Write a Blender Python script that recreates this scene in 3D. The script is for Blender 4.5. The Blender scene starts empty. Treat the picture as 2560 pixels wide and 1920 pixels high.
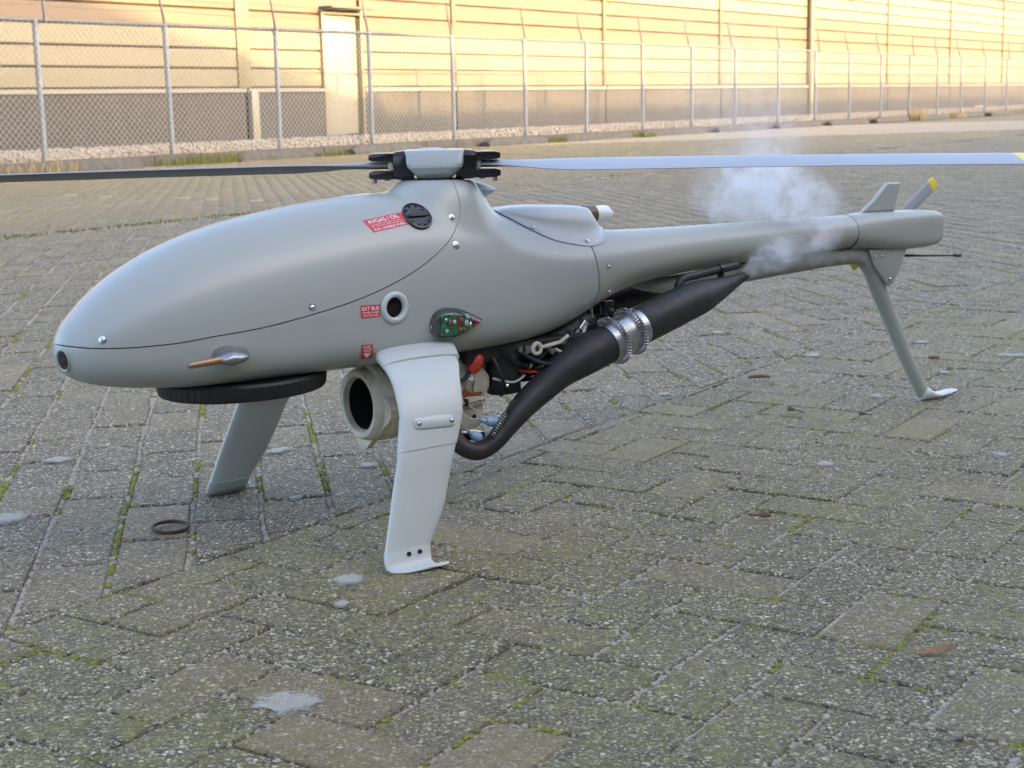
import bpy, bmesh, math, random
import numpy as np
from mathutils import Vector, Matrix
from mathutils.bvhtree import BVHTree

R = math.radians
rng = np.random.default_rng(7)
random.seed(7)
sc = bpy.context.scene
col = sc.collection

# ------------------------------------------------------------------ camera, sky, sun, exposure
cam_d = bpy.data.cameras.new('camera')
cam = bpy.data.objects.new('camera', cam_d)
col.objects.link(cam)
cam_d.sensor_width = 36.0
cam_d.lens = 36.0 * 3800 / 2560
cam_d.clip_start = 0.05
cam_d.clip_end = 600
cam.matrix_world = (Matrix.Translation((0, 0, 0.70)) @ Matrix.Rotation(R(90 - 10.5), 4, 'X')
                    @ Matrix.Rotation(-0.0205, 4, 'Z'))
cam_d.dof.use_dof = True
cam_d.dof.focus_distance = 2.45
cam_d.dof.aperture_fstop = 15
sc.camera = cam

SUN_EL = 14.0
TRAVEL = Vector((-0.911, 0.411))          # horizontal direction the sunlight travels
world = bpy.data.worlds.new('World')
sc.world = world
world.use_nodes = True
wn = world.node_tree
sky = wn.nodes.new('ShaderNodeTexSky')
sky.sky_type = 'NISHITA'
sky.sun_disc = False
sky.sun_elevation = R(SUN_EL)
sky.sun_rotation = math.atan2(-TRAVEL.x, -TRAVEL.y)
sky.air_density = 0.6
sky.dust_density = 4.0
sky.ozone_density = 0.15
wn.links.new(sky.outputs[0], wn.nodes['Background'].inputs[0])
wn.nodes['Background'].inputs[1].default_value = 0.15

sun_d = bpy.data.lights.new('sun', 'SUN')
sun_d.energy = 2.0
sun_d.angle = R(0.53)
sun_d.color = (1.0, 0.70, 0.31)
sun = bpy.data.objects.new('sun', sun_d)
col.objects.link(sun)
sun.location = (30, -14, 12)
ldir = Vector((TRAVEL.x * math.cos(R(SUN_EL)), TRAVEL.y * math.cos(R(SUN_EL)), -math.sin(R(SUN_EL))))
sun.rotation_euler = ldir.to_track_quat('-Z', 'Y').to_euler()

sc.view_settings.view_transform = 'Standard'
sc.view_settings.look = 'None'
sc.view_settings.exposure = 2.95
sc.view_settings.gamma = 1.0
sc.cycles.use_denoising = True
sc.cycles.max_bounces = 8
sc.cycles.transparent_max_bounces = 12
sc.cycles.volume_bounces = 2

# ------------------------------------------------------------------ materials
class NT:
    def __init__(self, name):
        self.m = bpy.data.materials.new(name)
        self.m.use_nodes = True
        self.t = self.m.node_tree
        self.b = self.t.nodes['Principled BSDF']
    def n(self, typ, **kw):
        nd = self.t.nodes.new('ShaderNode' + typ)
        for k, v in kw.items():
            if k == 'ins':
                for a, b in v.items():
                    if hasattr(b, 'is_linked') or isinstance(b, bpy.types.NodeSocket):
                        self.t.links.new(b, nd.inputs[a])
                    else:
                        nd.inputs[a].default_value = b
            else:
                setattr(nd, k, v)
        return nd
    def link(self, a, b):
        self.t.links.new(a, b)
    def coord(self, which='Object'):
        return self.n('TexCoord').outputs[which]
    def noise(self, scale, detail=4, rough=.55, vec=None, dist=0.0):
        nd = self.n('TexNoise', ins={'Scale': scale, 'Detail': detail, 'Roughness': rough, 'Distortion': dist})
        self.link(vec if vec is not None else self.coord(), nd.inputs['Vector'])
        return nd
    def ramp(self, fac, stops, interp='LINEAR'):
        nd = self.n('ValToRGB')
        cr = nd.color_ramp
        cr.interpolation = interp
        while len(cr.elements) < len(stops):
            cr.elements.new(0.5)
        for e, (p, c) in zip(cr.elements, stops):
            e.position = p
            e.color = c if len(c) == 4 else (*c, 1)
        self.link(fac, nd.inputs[0])
        return nd.outputs[0]
    def mix(self, fac, a, b, mode='MIX'):
        nd = self.n('Mix', data_type='RGBA', blend_type=mode)
        for sock, v in ((nd.inputs['Factor'], fac), (nd.inputs[6], a), (nd.inputs[7], b)):
            if isinstance(v, bpy.types.NodeSocket):
                self.link(v, sock)
            elif isinstance(v, (tuple, list)):
                sock.default_value = (*v[:3], 1)
            else:
                sock.default_value = v
        return nd.outputs[2]
    def math(self, op, a, b=0.0, clamp=False):
        nd = self.n('Math', operation=op, use_clamp=clamp)
        for i, v in enumerate((a, b)):
            if isinstance(v, bpy.types.NodeSocket):
                self.link(v, nd.inputs[i])
            else:
                nd.inputs[i].default_value = v
        return nd.outputs[0]
    def bump(self, h, strength=.3, dist=.01):
        nd = self.n('Bump', ins={'Strength': strength, 'Distance': dist})
        self.link(h, nd.inputs['Height'])
        self.link(nd.outputs[0], self.b.inputs['Normal'])
        return nd
    def set(self, **kw):
        names = {'color': 'Base Color', 'rough': 'Roughness', 'metal': 'Metallic', 'spec': 'Specular IOR Level',
                 'coat': 'Coat Weight', 'coat_rough': 'Coat Roughness', 'trans': 'Transmission Weight', 'ior': 'IOR'}
        for k, v in kw.items():
            s = self.b.inputs[names[k]]
            if isinstance(v, bpy.types.NodeSocket):
                self.link(v, s)
            elif isinstance(v, tuple):
                s.default_value = (*v[:3], 1)
            else:
                s.default_value = v
        return self

MAT = {}
def simple(name, color, rough=.5, metal=0.0, var=.12, vscale=30, bump=0.0, bscale=200, spec=.5):
    k = NT(name)
    nz = k.noise(vscale, 5)
    lo = tuple(c * (1 - var) for c in color)
    hi = tuple(min(1, c * (1 + var)) for c in color)
    k.set(color=k.ramp(nz.outputs[0], [(.3, lo), (.7, hi)]), metal=metal, spec=spec)
    k.set(rough=k.ramp(nz.outputs[0], [(.3, (rough * .85,) * 3), (.7, (min(1, rough * 1.15),) * 3)]))
    if bump:
        k.bump(k.noise(bscale, 3).outputs[0], bump, .002)
    MAT[name] = k.m
    return k.m

def paint(name, color, rough=.36, dirt=.5):
    k = NT(name)
    co = k.coord()
    big = k.noise(3.0, 3, .5, co)
    c1 = k.mix(k.ramp(big.outputs[0], [(.25, (0, 0, 0)), (.80, (1, 1, 1))]), color, tuple(c * (1 - .05 * dirt) for c in color))
    # grime gathers as soft streaks along the flow
    st = k.n('Mapping', ins={'Scale': (5, 60, 60), 'Vector': co})
    sn = k.noise(1.0, 3, .5, st.outputs[0])
    c2 = k.mix(k.math('MULTIPLY', k.ramp(sn.outputs[0], [(.50, (0, 0, 0)), (.80, (1, 1, 1))]), .30 * dirt), c1, tuple(c * .72 for c in color))
    k.set(color=c2, rough=rough, spec=.5)
    MAT[name] = k.m
    return k.m

paint('hull_paint', (.372, .390, .362), .27)
paint('leg_paint', (.515, .535, .495), .38, .5)
paint('boom_paint', (.36, .372, .33), .36, .6)
def add_soot(m):
    k = NT.__new__(NT); k.m = m; k.t = m.node_tree; k.b = k.t.nodes['Principled BSDF']
    src = k.b.inputs['Base Color'].links[0].from_socket
    co = k.coord()
    sp = k.n('SeparateXYZ'); k.link(co, sp.inputs[0])
    ax = k.n('MapRange', interpolation_type='SMOOTHSTEP', ins={'From Min': .80, 'From Max': 1.08, 'To Min': 0.0, 'To Max': 1.0}); k.link(sp.outputs[0], ax.inputs['Value'])
    bx_ = k.n('MapRange', interpolation_type='SMOOTHSTEP', ins={'From Min': 1.60, 'From Max': 1.25, 'To Min': 0.0, 'To Max': 1.0}); k.link(sp.outputs[0], bx_.inputs['Value'])
    az = k.n('MapRange', interpolation_type='SMOOTHSTEP', ins={'From Min': .425, 'From Max': .37, 'To Min': 0.0, 'To Max': 1.0}); k.link(sp.outputs[2], az.inputs['Value'])
    f_ = k.math('MULTIPLY', k.math('MULTIPLY', ax.outputs[0], bx_.outputs[0]), az.outputs[0])
    nz = k.ramp(k.noise(38, 6, .7, co).outputs[0], [(.30, (.25,) * 3), (.70, (1, 1, 1))])
    k.set(color=k.mix(k.math('MULTIPLY', k.math('MULTIPLY', f_, nz), .70), src, (.06, .055, .045)))
add_soot(MAT['boom_paint'])
paint('cover_paint', (.42, .45, .46), .36, .4)
simple('cream_plastic', (.56, .51, .41), .55, var=.22, vscale=40, bump=.2)
simple('black_rubber', (.012, .012, .013), .5, var=.3)
simple('black_gloss', (.010, .010, .012), .18, var=.3)
k = NT('exhaust_black')
co = k.coord()
sepx = k.n('SeparateXYZ'); k.link(co, sepx.inputs[0])
heat = k.n('MapRange', ins={'From Min': .52, 'From Max': .34, 'To Min': 0.0, 'To Max': 1.0}); k.link(sepx.outputs[0], heat.inputs['Value'])
nz_ = k.noise(16, 6, .65, co)
c_ = k.ramp(nz_.outputs[0], [(.3, (.012, .012, .013)), (.7, (.030, .028, .028))])
c_ = k.mix(k.math('MULTIPLY', heat.outputs[0], k.ramp(nz_.outputs[0], [(.45, (0, 0, 0)), (.75, (.7,) * 3)])), c_, (.040, .022, .018))
k.set(color=c_, rough=k.ramp(k.noise(70, 5, .7, co).outputs[0], [(.3, (.42,) * 3), (.7, (.68,) * 3)]))
k.bump(k.noise(500, 3, .6, co).outputs[0], .25, .001)
MAT['exhaust_black'] = k.m
simple('dark_void', (.003, .003, .003), .9)
simple('steel', (.62, .64, .66), .22, metal=1.0, var=.15)
simple('joint_metal', (.50, .51, .52), .36, metal=1.0, var=.25, vscale=60, bump=.15, bscale=300)
simple('dull_steel', (.38, .38, .38), .4, metal=1.0, var=.25)
simple('brass', (.36, .24, .14), .45, metal=.8)
simple('copper_brown', (.35, .12, .05), .45, var=.3)
simple('red_sticker', (.58, .025, .045), .4, var=.06)
simple('white_print', (.80, .79, .77), .5, var=.04)
simple('red_rubber', (.55, .045, .02), .35)
simple('blue_connector', (.28, .42, .58), .3, var=.1)
simple('wire_cream', (.55, .50, .38), .5)
k = NT('blade_paint')
k.set(color=k.ramp(k.noise(1.5, 2).outputs[0], [(.3, (.30, .31, .33)), (.7, (.34, .35, .37))]), rough=.38)
MAT['blade_paint'] = k.m
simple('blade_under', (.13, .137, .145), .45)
simple('yellow_paint', (.75, .60, .06), .4, var=.05)
simple('white_plastic', (.75, .76, .76), .3, var=.04)
simple('olive_ring', (.10, .085, .03), .4)
simple('green_board', (.05, .20, .10), .3, var=.75, vscale=190)
simple('rust', (.055, .028, .02), .7, var=.5, vscale=120, bump=.4)
simple('twig_bark', (.14, .085, .05), .8, var=.4, vscale=120, bump=.3)
simple('dry_leaf', (.24, .13, .06), .7, var=.35, vscale=80)
simple('lamp_grey', (.10, .115, .105), .4, var=.4, vscale=90)
simple('red_lens', (.35, .01, .02), .15, var=.2)

# clear lens of the navigation lamp
k = NT('clear_lens')
k.set(color=(.90, .95, .91), rough=.015, trans=1.0, ior=1.40)
MAT['clear_lens'] = k.m
# dark glass
k = NT('dark_glass')
k.set(color=(.01, .01, .012), rough=.05, spec=.8)
MAT['dark_glass'] = k.m
simple('galvanised', (.25, .27, .29), .5, metal=.3, var=.18, vscale=14)
simple('wire_galv', (.40, .42, .42), .5, metal=.3, var=.1)
simple('rail_steel', (.15, .145, .14), .55, metal=.3, var=.2, vscale=6)
simple('arm_steel', (.13, .125, .12), .6, metal=.3, var=.25)

# exposed-aggregate paving brick
def brick_material(name, base_dark, base_light, algae, grain_bright=1.0):
    k = NT(name)
    co = k.n('NewGeometry').outputs['Position']
    tint = k.n('Attribute', attribute_name='tint').outputs['Fac']
    zone = k.n('Attribute', attribute_name='zone').outputs['Fac']
    mid = k.noise(14, 6, .65, co)
    big = k.noise(1.7, 4, .6, co)
    jit = k.n('VectorMath', operation='SCALE'); jn = k.noise(75, 2, .5, co); k.link(jn.outputs['Color'], jit.inputs[0]); jit.inputs['Scale'].default_value = .010
    jo = k.n('VectorMath', operation='ADD'); k.link(co, jo.inputs[0]); k.link(jit.outputs[0], jo.inputs[1]); gco = jo.outputs[0]
    v1 = k.n('TexVoronoi', feature='F1', ins={'Scale': 135.0, 'Randomness': 1.0, 'Vector': gco})
    v2 = k.n('TexVoronoi', feature='F1', ins={'Scale': 290.0, 'Randomness': 1.0, 'Vector': gco})
    h1 = k.n('SeparateColor'); k.link(v1.outputs['Color'], h1.inputs[0])
    h2 = k.n('SeparateColor'); k.link(v2.outputs['Color'], h2.inputs[0])
    def tone(c, f): return tuple(x * f for x in c)
    # cement between the stones, shade of its pits painted into the colour
    base = k.mix(k.ramp(mid.outputs[0], [(.3, (0, 0, 0)), (.7, (1, 1, 1))]), base_dark, base_light)
    pit_shade = k.ramp(k.noise(150, 6, .8, co).outputs[0], [(.36, (1, 1, 1)), (.52, (0, 0, 0))])
    base = k.mix(k.math('MULTIPLY', pit_shade, .80), base, (.035, .032, .026))
    g1 = k.ramp(h1.outputs[0], [(0, (.040, .036, .030)), (.26, (.17, .150, .112)), (.48, (.38, .335, .245)),
                                (.70, (.64, .58, .45)), (.87, (.90, .87, .79))], 'CONSTANT')
    g2 = k.ramp(h2.outputs[0], [(0, (.036, .032, .026)), (.30, (.18, .158, .118)), (.52, (.42, .37, .272)),
                                (.74, (.66, .60, .48)), (.89, (.90, .87, .80))], 'CONSTANT')
    m2 = k.ramp(v2.outputs['Distance'], [(.34, (.9,) * 3), (.62, (0, 0, 0))])
    sz = k.math('MULTIPLY', h1.outputs[1], .26)
    m1 = k.ramp(k.math('ADD', v1.outputs['Distance'], sz), [(.44, (1, 1, 1)), (.54, (0, 0, 0))])
    cvr = k.ramp(k.noise(24, 5, .75, co).outputs[0], [(.30, (.55,) * 3), (.55, (1, 1, 1))])
    cvr = k.math('MULTIPLY', cvr, grain_bright)
    base = k.mix(k.math('MULTIPLY', m2, cvr), base, g2)
    base = k.mix(k.math('MULTIPLY', m1, cvr), base, g1)
    # brick to brick tone, sandy dust, algae film
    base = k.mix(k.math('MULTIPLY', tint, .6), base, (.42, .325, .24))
    dust = k.math('MULTIPLY', k.ramp(k.noise(3.1, 6, .7, co).outputs[0], [(.54, (0, 0, 0)), (.72, (1, 1, 1))]), .35)
    base = k.mix(dust, base, (.50, .42, .335))
    al = k.noise(30, 7, .75, co)
    afac = k.math('MULTIPLY', k.ramp(al.outputs[0], [(.40, (0, 0, 0)), (.60, (1, 1, 1))]),
                  k.ramp(big.outputs[0], [(.36, (.2,) * 3), (.60, (1, 1, 1))]))
    afac = k.math('MULTIPLY', afac, k.math('ADD', k.math('MULTIPLY', zone, .52), .12))
    base = k.mix(afac, base, algae)
    base = k.mix(1.0, base, (1.32, 1.22, .97), 'MULTIPLY')
    k.set(color=base, rough=k.ramp(mid.outputs[0], [(.3, (.5,) * 3), (.7, (.8,) * 3)]), spec=.5)
    hgt = k.math('ADD', k.math('MULTIPLY', m1, 1.0), k.math('MULTIPLY', m2, .5))
    hgt = k.math('ADD', hgt, k.math('MULTIPLY', k.noise(130, 6, .8, co).outputs[0], 2.4))
    k.bump(hgt, 1.0, .006)
    MAT[name] = k.m
    return k.m
brick_material('paver', (.085, .078, .060), (.24, .215, .162), (.27, .265, .055), 1.0)
brick_material('white_paver', (.42, .40, .36), (.58, .55, .50), (.20, .19, .10), .25)

def joint_material():
    k = NT('joint_soil')
    co = k.n('NewGeometry').outputs['Position']
    a = k.noise(9, 5, .6, co)
    b = k.noise(160, 4, .7, co)
    c = k.ramp(a.outputs[0], [(.34, (.08, .068, .05)), (.43, (.36, .30, .225)), (.56, (.52, .44, .34)), (.66, (.33, .31, .06))])
    c = k.mix(k.ramp(b.outputs[0], [(.35, (0, 0, 0)), (.7, (.7,) * 3)]), c, (.05, .045, .04))
    k.set(color=c, rough=.95)
    k.bump(b.outputs[0], .8, .004)
    MAT['joint_soil'] = k.m
joint_material()

def far_ground_material():
    k = NT('far_ground')
    co = k.n('NewGeometry').outputs['Position']
    b = k.n('TexBrick', ins={'Scale': 1.0, 'Color1': (.16, .135, .095, 1), 'Color2': (.21, .175, .125, 1), 'Mortar': (.07, .065, .04, 1),
                            'Mortar Size': .006, 'Brick Width': .215, 'Row Height': .11})
    rot = k.n('Mapping', ins={'Rotation': (0, 0, R(-10)), 'Vector': co})
    k.link(rot.outputs[0], b.inputs['Vector'])
    nz = k.noise(1.2, 6, .65, co)
    c = k.mix(k.ramp(nz.outputs[0], [(.4, (0, 0, 0)), (.65, (.6,) * 3)]), b.outputs['Color'], (.15, .13, .065))
    k.set(color=c, rough=.8)
    MAT['far_ground'] = k.m
far_ground_material()

def moss_material(name, c1, c2):
    k = NT(name)
    co = k.n('NewGeometry').outputs['Position']
    a = k.noise(60, 5, .7, co)
    k.set(color=k.ramp(a.outputs[0], [(.3, c1), (.7, c2)]), rough=.95)
    k.bump(k.noise(700, 3, .7, co).outputs[0], .9, .003)
    MAT[name] = k.m
moss_material('moss', (.15, .14, .030), (.36, .345, .060))
moss_material('sand', (.38, .315, .24), (.58, .50, .40))
moss_material('grit', (.28, .25, .20), (.78, .74, .67))
moss_material('gravel_stone', (.24, .205, .16), (.48, .43, .355))
moss_material('grass', (.09, .10, .015), (.22, .22, .05))
moss_material('dry_grass', (.30, .22, .09), (.42, .34, .17))
moss_material('stain', (.36, .37, .37), (.60, .61, .60))
moss_material('pink_stain', (.24, .19, .16), (.34, .28, .24))

def panel_material(name, c):
    k = NT(name)
    co = k.n('NewGeometry').outputs['Position']
    a = k.noise(.8, 4, .5, co)
    lo = tuple(v * .93 for v in c)
    k.set(color=k.ramp(a.outputs[0], [(.3, lo), (.7, c)]), rough=.42, spec=.4)
    w = k.noise(2.5, 2, .5, co)
    k.bump(w.outputs[0], .06, .05)
    MAT[name] = k.m
panel_material('panel_cream', (.225, .190, .116))
panel_material('panel_beige', (.165, .118, .078))
panel_material('trim_white', (.29, .262, .20))
simple('joint_dark', (.12, .10, .08), .7)

def masonry():
    k = NT('dark_masonry')
    co = k.coord()
    b = k.n('TexBrick', ins={'Scale': 1.0, 'Color1': (.052, .045, .040, 1), 'Color2': (.080, .068, .060, 1), 'Mortar': (.12, .107, .095, 1),
                            'Mortar Size': .006, 'Mortar Smooth': .2, 'Brick Width': .22, 'Row Height': .0625})
    mp = k.n('Mapping', ins={'Rotation': (R(90), 0, 0), 'Vector': co})
    k.link(mp.outputs[0], b.inputs['Vector'])
    k.set(color=k.mix(.35, b.outputs['Color'], k.ramp(k.noise(3, 5, .6, co).outputs[0], [(.3, (.045, .039, .034)), (.7, (.09, .078, .068))])), rough=.85)
    k.bump(b.outputs['Fac'], .4, -.006)
    MAT['dark_masonry'] = k.m
masonry()
simple('kerb_concrete', (.085, .080, .070), .9, var=.4, vscale=9, bump=.5, bscale=60)
simple('behind_wall', (.10, .09, .08), .8, var=.2)

# ------------------------------------------------------------------ mesh helpers
class MB:
    def __init__(self):
        self.v, self.f = [], []
    def add(self, vs, fs):
        o = len(self.v)
        self.v += [tuple(p) for p in vs]
        self.f += [tuple(i + o for i in f) for f in fs]
        return self
    def box(self, c, size, rot=None, taper=1.0):
        x, y, z = (d / 2 for d in size)
        p = [Vector((sx * x * (taper if sz > 0 else 1), sy * y * (taper if sz > 0 else 1), sz * z))
             for sz in (-1, 1) for sy in (-1, 1) for sx in (-1, 1)]
        if rot is not None:
            p = [rot @ q for q in p]
        p = [q + Vector(c) for q in p]
        return self.add(p, [(0, 2, 3, 1), (4, 5, 7, 6), (0, 1, 5, 4), (2, 6, 7, 3), (0, 4, 6, 2), (1, 3, 7, 5)])
    def tube(self, pts, radii, seg=12, cap=True, flat=1.0, up=None):
        pts = [Vector(p) for p in pts]
        if not hasattr(radii, '__len__'):
            radii = [radii] * len(pts)
        vs, fs = [], []
        prev = None
        for i, p in enumerate(pts):
            d = (pts[min(i + 1, len(pts) - 1)] - pts[max(i - 1, 0)]).normalized()
            if prev is None:
                ref = Vector(up) if up else (Vector((0, 0, 1)) if abs(d.z) < .9 else Vector((1, 0, 0)))
                a = d.cross(ref).normalized()
            else:
                a = (prev - d * prev.dot(d)).normalized()
            prev = a
            b = d.cross(a)
            for j in range(seg):
                t = 2 * math.pi * j / seg
                vs.append(p + (a * math.cos(t) * flat + b * math.sin(t)) * radii[i])
        for i in range(len(pts) - 1):
            for j in range(seg):
                k2 = (j + 1) % seg
                fs.append((i * seg + j, i * seg + k2, (i + 1) * seg + k2, (i + 1) * seg + j))
        if cap:
            fs.append(tuple(range(seg - 1, -1, -1)))
            o = (len(pts) - 1) * seg
            fs.append(tuple(range(o, o + seg)))
        return self.add(vs, fs)
    def lathe(self, c, axis, prof, seg=32, flat=(1, 1), up=(0, 0, 1), cap0=True, cap1=True):
        """prof: list of (distance along axis, radius)"""
        ax = Vector(axis).normalized()
        a = ax.cross(Vector(up))
        if a.length < .1:
            a = ax.cross(Vector((1, 0, 0)))
        a.normalize()
        b = ax.cross(a)
        vs, fs = [], []
        for d, r in prof:
            for j in range(seg):
                t = 2 * math.pi * j / seg
                vs.append(Vector(c) + ax * d + a * (math.cos(t) * r * flat[0]) + b * (math.sin(t) * r * flat[1]))
        for i in range(len(prof) - 1):
            for j in range(seg):
                k2 = (j + 1) % seg
                fs.append((i * seg + j, i * seg + k2, (i + 1) * seg + k2, (i + 1) * seg + j))
        if cap0 and prof[0][1] > 1e-6:
            fs.append(tuple(range(seg - 1, -1, -1)))
        if cap1 and prof[-1][1] > 1e-6:
            o = (len(prof) - 1) * seg
            fs.append(tuple(range(o, o + seg)))
        return self.add(vs, fs)
    def prism(self, poly, d):
        """poly: 3D polygon, extruded by vector d"""
        n = len(poly)
        d = Vector(d)
        vs = [Vector(p) for p in poly] + [Vector(p) + d for p in poly]
        fs = [tuple(range(n - 1, -1, -1)), tuple(range(n, 2 * n))]
        fs += [(i, (i + 1) % n, n + (i + 1) % n, n + i) for i in range(n)]
        return self.add(vs, fs)
    def loft(self, secs, cap=True):
        n = len(secs[0])
        vs = [p for s in secs for p in s]
        fs = []
        for i in range(len(secs) - 1):
            for j in range(n):
                k2 = (j + 1) % n
                fs.append((i * n + j, i * n + k2, (i + 1) * n + k2, (i + 1) * n + j))
        if cap:
            fs.append(tuple(range(n - 1, -1, -1)))
            o = (len(secs) - 1) * n
            fs.append(tuple(range(o, o + n)))
        return self.add(vs, fs)
    def build(self, name, mat, parent=None, smooth=True, angle=40, bevel=0.0, bseg=2, fix=True):
        me = bpy.data.meshes.new(name)
        me.from_pydata([tuple(p) for p in self.v], [], self.f)
        if fix or bevel:
            bm = bmesh.new()
            bm.from_mesh(me)
            if bevel:
                es = [e for e in bm.edges if len(e.link_faces) == 2 and e.calc_face_angle(0) > R(35)]
                bmesh.ops.bevel(bm, geom=es, offset=bevel, segments=bseg, profile=.5, affect='EDGES', clamp_overlap=True)
            bmesh.ops.recalc_face_normals(bm, faces=bm.faces)
            bm.to_mesh(me)
            bm.free()
        return link(name, me, mat, parent, smooth, angle)

def link(name, me, mat, parent=None, smooth=True, angle=40):
    if mat is not None and not me.materials:
        me.materials.append(MAT[mat] if isinstance(mat, str) else mat)
    if smooth:
        me.shade_smooth()
        me.set_sharp_from_angle(angle=R(angle))
    o = bpy.data.objects.new(name, me)
    col.objects.link(o)
    if parent is not None:
        o.parent = parent
    return o

def tag(o, label, cat, group=None, kind=None):
    o['label'] = label
    o['category'] = cat
    if group:
        o['group'] = group
    if kind:
        o['kind'] = kind
    return o

def structure(o):
    o['kind'] = 'structure'
    return o

def empty(name, loc=(0, 0, 0), rz=0.0):
    o = bpy.data.objects.new(name, None)
    o.empty_display_size = .1
    col.objects.link(o)
    o.location = loc
    o.rotation_euler = (0, 0, rz)
    return o

def np_mesh(name, V, Fq, attrs=None):
    """fast mesh from numpy vertex array and face array (all faces same size)"""
    me = bpy.data.meshes.new(name)
    n, k2 = Fq.shape
    me.vertices.add(len(V))
    me.vertices.foreach_set('co', np.ascontiguousarray(V, dtype=np.float32).ravel())
    me.loops.add(n * k2)
    me.loops.foreach_set('vertex_index', np.ascontiguousarray(Fq, dtype=np.int32).ravel())
    me.polygons.add(n)
    me.polygons.foreach_set('loop_start', np.arange(0, n * k2, k2, dtype=np.int32))
    me.update(calc_edges=True)
    for a, vals in (attrs or {}).items():
        at = me.attributes.new(a, 'FLOAT', 'POINT')
        at.data.foreach_set('value', np.ascontiguousarray(vals, dtype=np.float32))
    me.validate()
    return me

def pchip(x, xs, ys):
    xs = np.array(xs, float); ys = np.array(ys, float)
    h = np.diff(xs); d = np.diff(ys) / h
    m = np.zeros(len(xs)); m[0] = d[0]; m[-1] = d[-1]
    for i in range(1, len(xs) - 1):
        if d[i - 1] * d[i] > 0:
            w1 = 2 * h[i] + h[i - 1]; w2 = h[i] + 2 * h[i - 1]
            m[i] = (w1 + w2) / (w1 / d[i - 1] + w2 / d[i])
    i = int(min(max(np.searchsorted(xs, x) - 1, 0), len(xs) - 2))
    t = min(max((x - xs[i]) / h[i], 0), 1)
    return ((1 + 2 * t) * (1 - t) ** 2 * ys[i] + t * (1 - t) ** 2 * h[i] * m[i]
            + t * t * (3 - 2 * t) * ys[i + 1] + t * t * (t - 1) * h[i] * m[i + 1])

# fence / wall line of the yard
P0 = np.array([-6.757, 22.356])
DD = np.array([.56307, .82641])          # along the fence, away to the right
NN = np.array([-DD[1], DD[0]])           # towards the warehouse
FANG = math.atan2(DD[1], DD[0])
def yard(u, off, z=0.0):
    p = P0 + DD * u + NN * off
    return Vector((p[0], p[1], z))

# ------------------------------------------------------------------ ground and paving
FALL0, FALL1 = 6.0, 18.0
def depth_of(x, y):
    return x * NN[0] + y * NN[1]
def ground_z(x, y):
    # the yard drains gently towards the kerb
    return -.0142 * np.clip(depth_of(x, y) - FALL0, 0, FALL1 - FALL0)
def yard_strip(b, d0, d1, a0, a1, lift):
    out = []
    for d_, a_ in ((d0, a0), (d0, a1), (d1, a1), (d1, a0)):
        p = NN * d_ + DD * a_
        out.append((p[0], p[1], float(ground_z(p[0], p[1])) + lift))
    b.add(out, [(0, 1, 2, 3)])
ground = MB()
for d0, d1 in ((-150, FALL0), (FALL0, FALL1), (FALL1, 150)):
    yard_strip(ground, d0, d1, -160, 160, -.022)
g_o = structure(ground.build('ground', 'far_ground', smooth=False, fix=False))
pave = MB()
for d0, d1, a0, a1 in ((-1.5, FALL0, -1, 9), (FALL0, FALL1, 2, 44)):
    yard_strip(pave, d0, d1, a0, a1, -.0036)
pavement = structure(pave.build('pavement', 'joint_soil', smooth=False, fix=False))

B0 = np.array([-.49, 2.290]); BD = np.array([math.cos(R(55.2)), math.sin(R(55.2))])   # seam between the two bonds
def side_of(p):
    return BD[0] * (p[..., 1] - B0[1]) - BD[1] * (p[..., 0] - B0[0])   # > 0 : far side

def inframe(c):
    x, y = c[:, 0], c[:, 1]
    f = (y - P0[1]) * DD[0] - (x - P0[0]) * DD[1]      # >0 beyond the fence line
    return (np.abs(x) < .345 * y + .75) & (y > 1.05) & (y < 31) & (f < -.42)

def clip_poly(poly, p0, d, keep_pos):
    out = []
    n = len(poly)
    sg = 1 if keep_pos else -1
    vals = [sg * (d[0] * (q[1] - p0[1]) - d[1] * (q[0] - p0[0])) for q in poly]
    for i in range(n):
        a, b = poly[i], poly[(i + 1) % n]
        va, vb = vals[i], vals[(i + 1) % n]
        if va >= 0:
            out.append(a)
        if va * vb < 0:
            t = va / (va - vb)
            out.append(a + (b - a) * t)
    return out

bricks = []        # (polygon corners Nx2, zone, angle)
# herringbone in the foreground
aW = .1085
th = R(57.3)
ux = np.array([math.cos(th), math.sin(th)]); uy = np.array([-math.sin(th), math.cos(th)])
org = np.array([.3927, 1.9100])
gw, gl = .1045, .2125
cells = []
for i in range(-90, 91):
    for m in range(-24, 25):
        bx, by = i + 4 * m, i
        cells.append((bx, by, 2, 1))
        cells.append((bx + 2, by - 1, 1, 2))
cells = np.array(cells, float)
cen = org + (cells[:, 0:1] + cells[:, 2:3] / 2) * aW * ux + (cells[:, 1:2] + cells[:, 3:4] / 2 - 1) * aW * uy
ok = inframe(cen) & (cen[:, 1] < 10) & (side_of(cen) < .14)
for (bx, by, w_, h_), c in zip(cells[ok], cen[ok]):
    c = c + rng.normal(0, .0012, 2)
    da = rng.normal(0, .006)
    ex = ux * math.cos(da) + uy * math.sin(da); ey = -ux * math.sin(da) + uy * math.cos(da)
    hx = (w_ * aW - rng.uniform(.003, .006)) / 2; hy = (h_ * aW - rng.uniform(.003, .006)) / 2
    q = [c + ex * hx * sx + ey * hy * sy for sx, sy in ((-1, -1), (1, -1), (1, 1), (-1, 1))]
    bricks.append((q, 1.0, c))
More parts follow.
